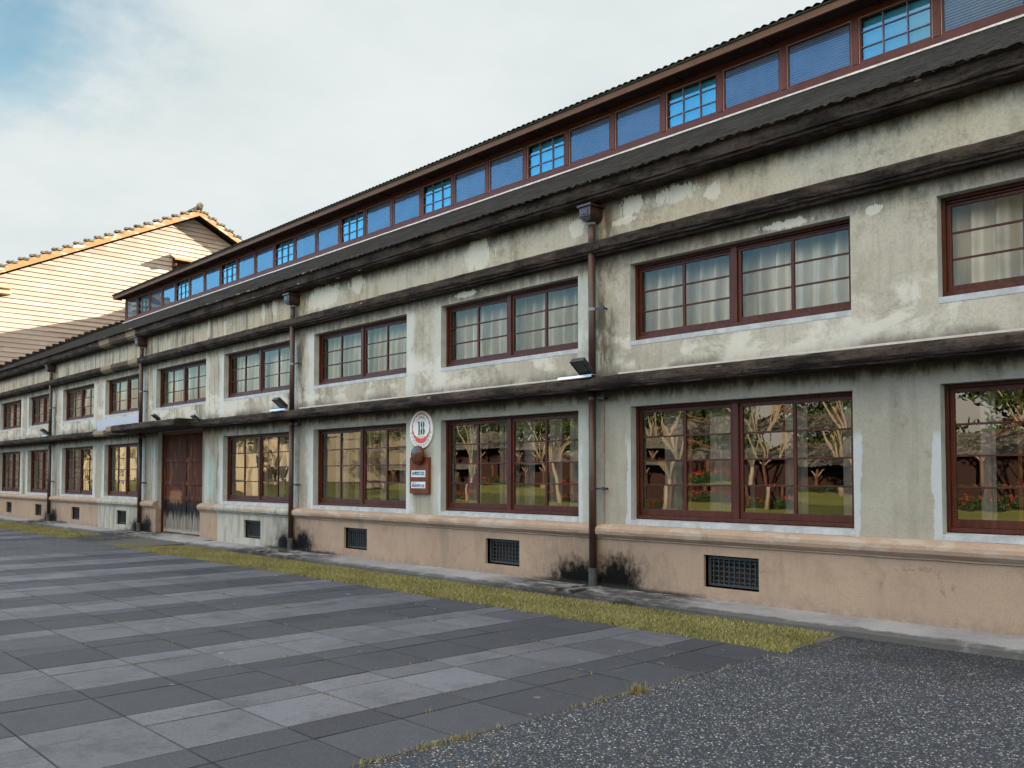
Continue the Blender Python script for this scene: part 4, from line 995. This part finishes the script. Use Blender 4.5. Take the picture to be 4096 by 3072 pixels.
# ================================================================== sky, sun, camera
w = bpy.data.worlds.new('World'); scene.world = w; w.use_nodes = True
nt = NT(w.node_tree); bg = nt.n['Background']
sky = nt.new('ShaderNodeTexSky', sky_type='NISHITA'); sky.sun_disc = False
el = math.asin(SUN.z); az = math.atan2(SUN.x, SUN.y); sky.sun_elevation = el; sky.sun_rotation = az
sky.air_density = 1.2; sky.dust_density = .6; sky.ozone_density = 2.0
tc = nt.new('ShaderNodeTexCoord').outputs['Generated']; x, y, z = nt.xyz(tc)
zc = nt.math('ADD', nt.math('MAXIMUM', z, 0.0), .18)
pv = nt.new('ShaderNodeCombineXYZ'); nt.put(pv.inputs[0], nt.math('DIVIDE', x, zc)); nt.put(pv.inputs[1], nt.math('DIVIDE', y, zc))
cl = nt.noise(.9, 7, .62, v=pv.outputs[0], dist=.3); cl2 = nt.noise(1.7, 7, .6, v=pv.outputs[0])
bias = nt.math('ADD', nt.math('MULTIPLY', y, 1.05), nt.math('MULTIPLY', x, .18))
f = nt.math('ADD', nt.math('ADD', cl, -.60), bias)
f = nt.math('SUBTRACT', f, nt.math('MULTIPLY', nt.math('MAXIMUM', nt.math('SUBTRACT', z, .45), 0.), 0.5))
dn = nt.new('ShaderNodeVectorMath', operation='DISTANCE'); nt.l.new(tc, dn.inputs[0]); dn.inputs[1].default_value = (-.875, .19, .455)
patch = nt.step(nt.math('ADD', dn.outputs['Value'], nt.math('MULTIPLY', nt.math('SUBTRACT', cl2, .5), .45)), .16, -.01)
mask = nt.math('MULTIPLY', nt.math('MAXIMUM', nt.step(f, -.06, .14), nt.step(y, -.05, .10)), nt.math('SUBTRACT', 1.0, patch))
low = nt.step(z, .30, .02)
mask = nt.math('MAXIMUM', mask, nt.math('MULTIPLY', low, .8))
CLD = 3.1
ccol = nt.mix(nt.step(cl2, .30, .72), (.76*CLD, .83*CLD, .83*CLD), (.88*CLD, .925*CLD, .93*CLD))
blue = nt.mix(nt.step(y, .05, -.15), nt.mix(1.0, sky.outputs[0], (.82, .88, .76), 'MULTIPLY'), nt.mix(1.0, sky.outputs[0], (1.5, 2.9, 3.6), 'MULTIPLY'))  # sky behind the camera brightened for bluer clerestory reflections
ny = nt.step(y, .05, -.25)
band = nt.math('MAXIMUM', nt.math('MAXIMUM', nt.step(z, .12, .08), nt.step(z, .45, .56)), nt.step(x, -.42, -.25))           # unseen bright cloud banks added behind the camera to light the facade, blue between
mask = nt.math('MAXIMUM', mask, nt.math('MULTIPLY', ny, nt.math('MULTIPLY', band, nt.step(nt.math('ADD', cl2, .25), .45, .70))))
ccol = nt.mix(nt.math('MULTIPLY', ny, 1.0), ccol, nt.mix(1.0, ccol, nt.mix(nt.step(z, .2, .6), (2.0, 1.75, 1.45), (4.3, 3.65, 2.95)), 'MULTIPLY'))  # added banks made brighter and warmer than the clouds in view
col = nt.mix(mask, blue, ccol)
nt.l.new(col, bg.inputs['Color']); bg.inputs['Strength'].default_value = .10
sun = bpy.data.lights.new('Sun', 'SUN'); sun.energy = 5.0; sun.angle = R(.5); sun.color = (1, .90, .73)
so = bpy.data.objects.new('Sun', sun); COL.objects.link(so); so.rotation_euler = SUN.to_track_quat('Z', 'Y').to_euler(); so.location = (0, 0, 40)
cam = bpy.data.cameras.new('Camera'); co = bpy.data.objects.new('Camera', cam); COL.objects.link(co)
cam.sensor_width = 36; cam.lens = 36*3522.59/4096; cam.shift_y = 238.94/4096; cam.clip_end = 2000; cam.clip_start = .05
co.location = (0, 0, 1.64); co.rotation_euler = (R(90+2.134168), 0, R(46.4486)); scene.camera = co
scene.view_settings.view_transform = 'Standard'; scene.view_settings.look = 'None'; scene.view_settings.gamma = 1; scene.view_settings.exposure = 1.6
scene.render.engine = 'CYCLES'; scene.cycles.max_bounces = 10; scene.cycles.transparent_max_bounces = 16
scene.cycles.caustics_reflective = False
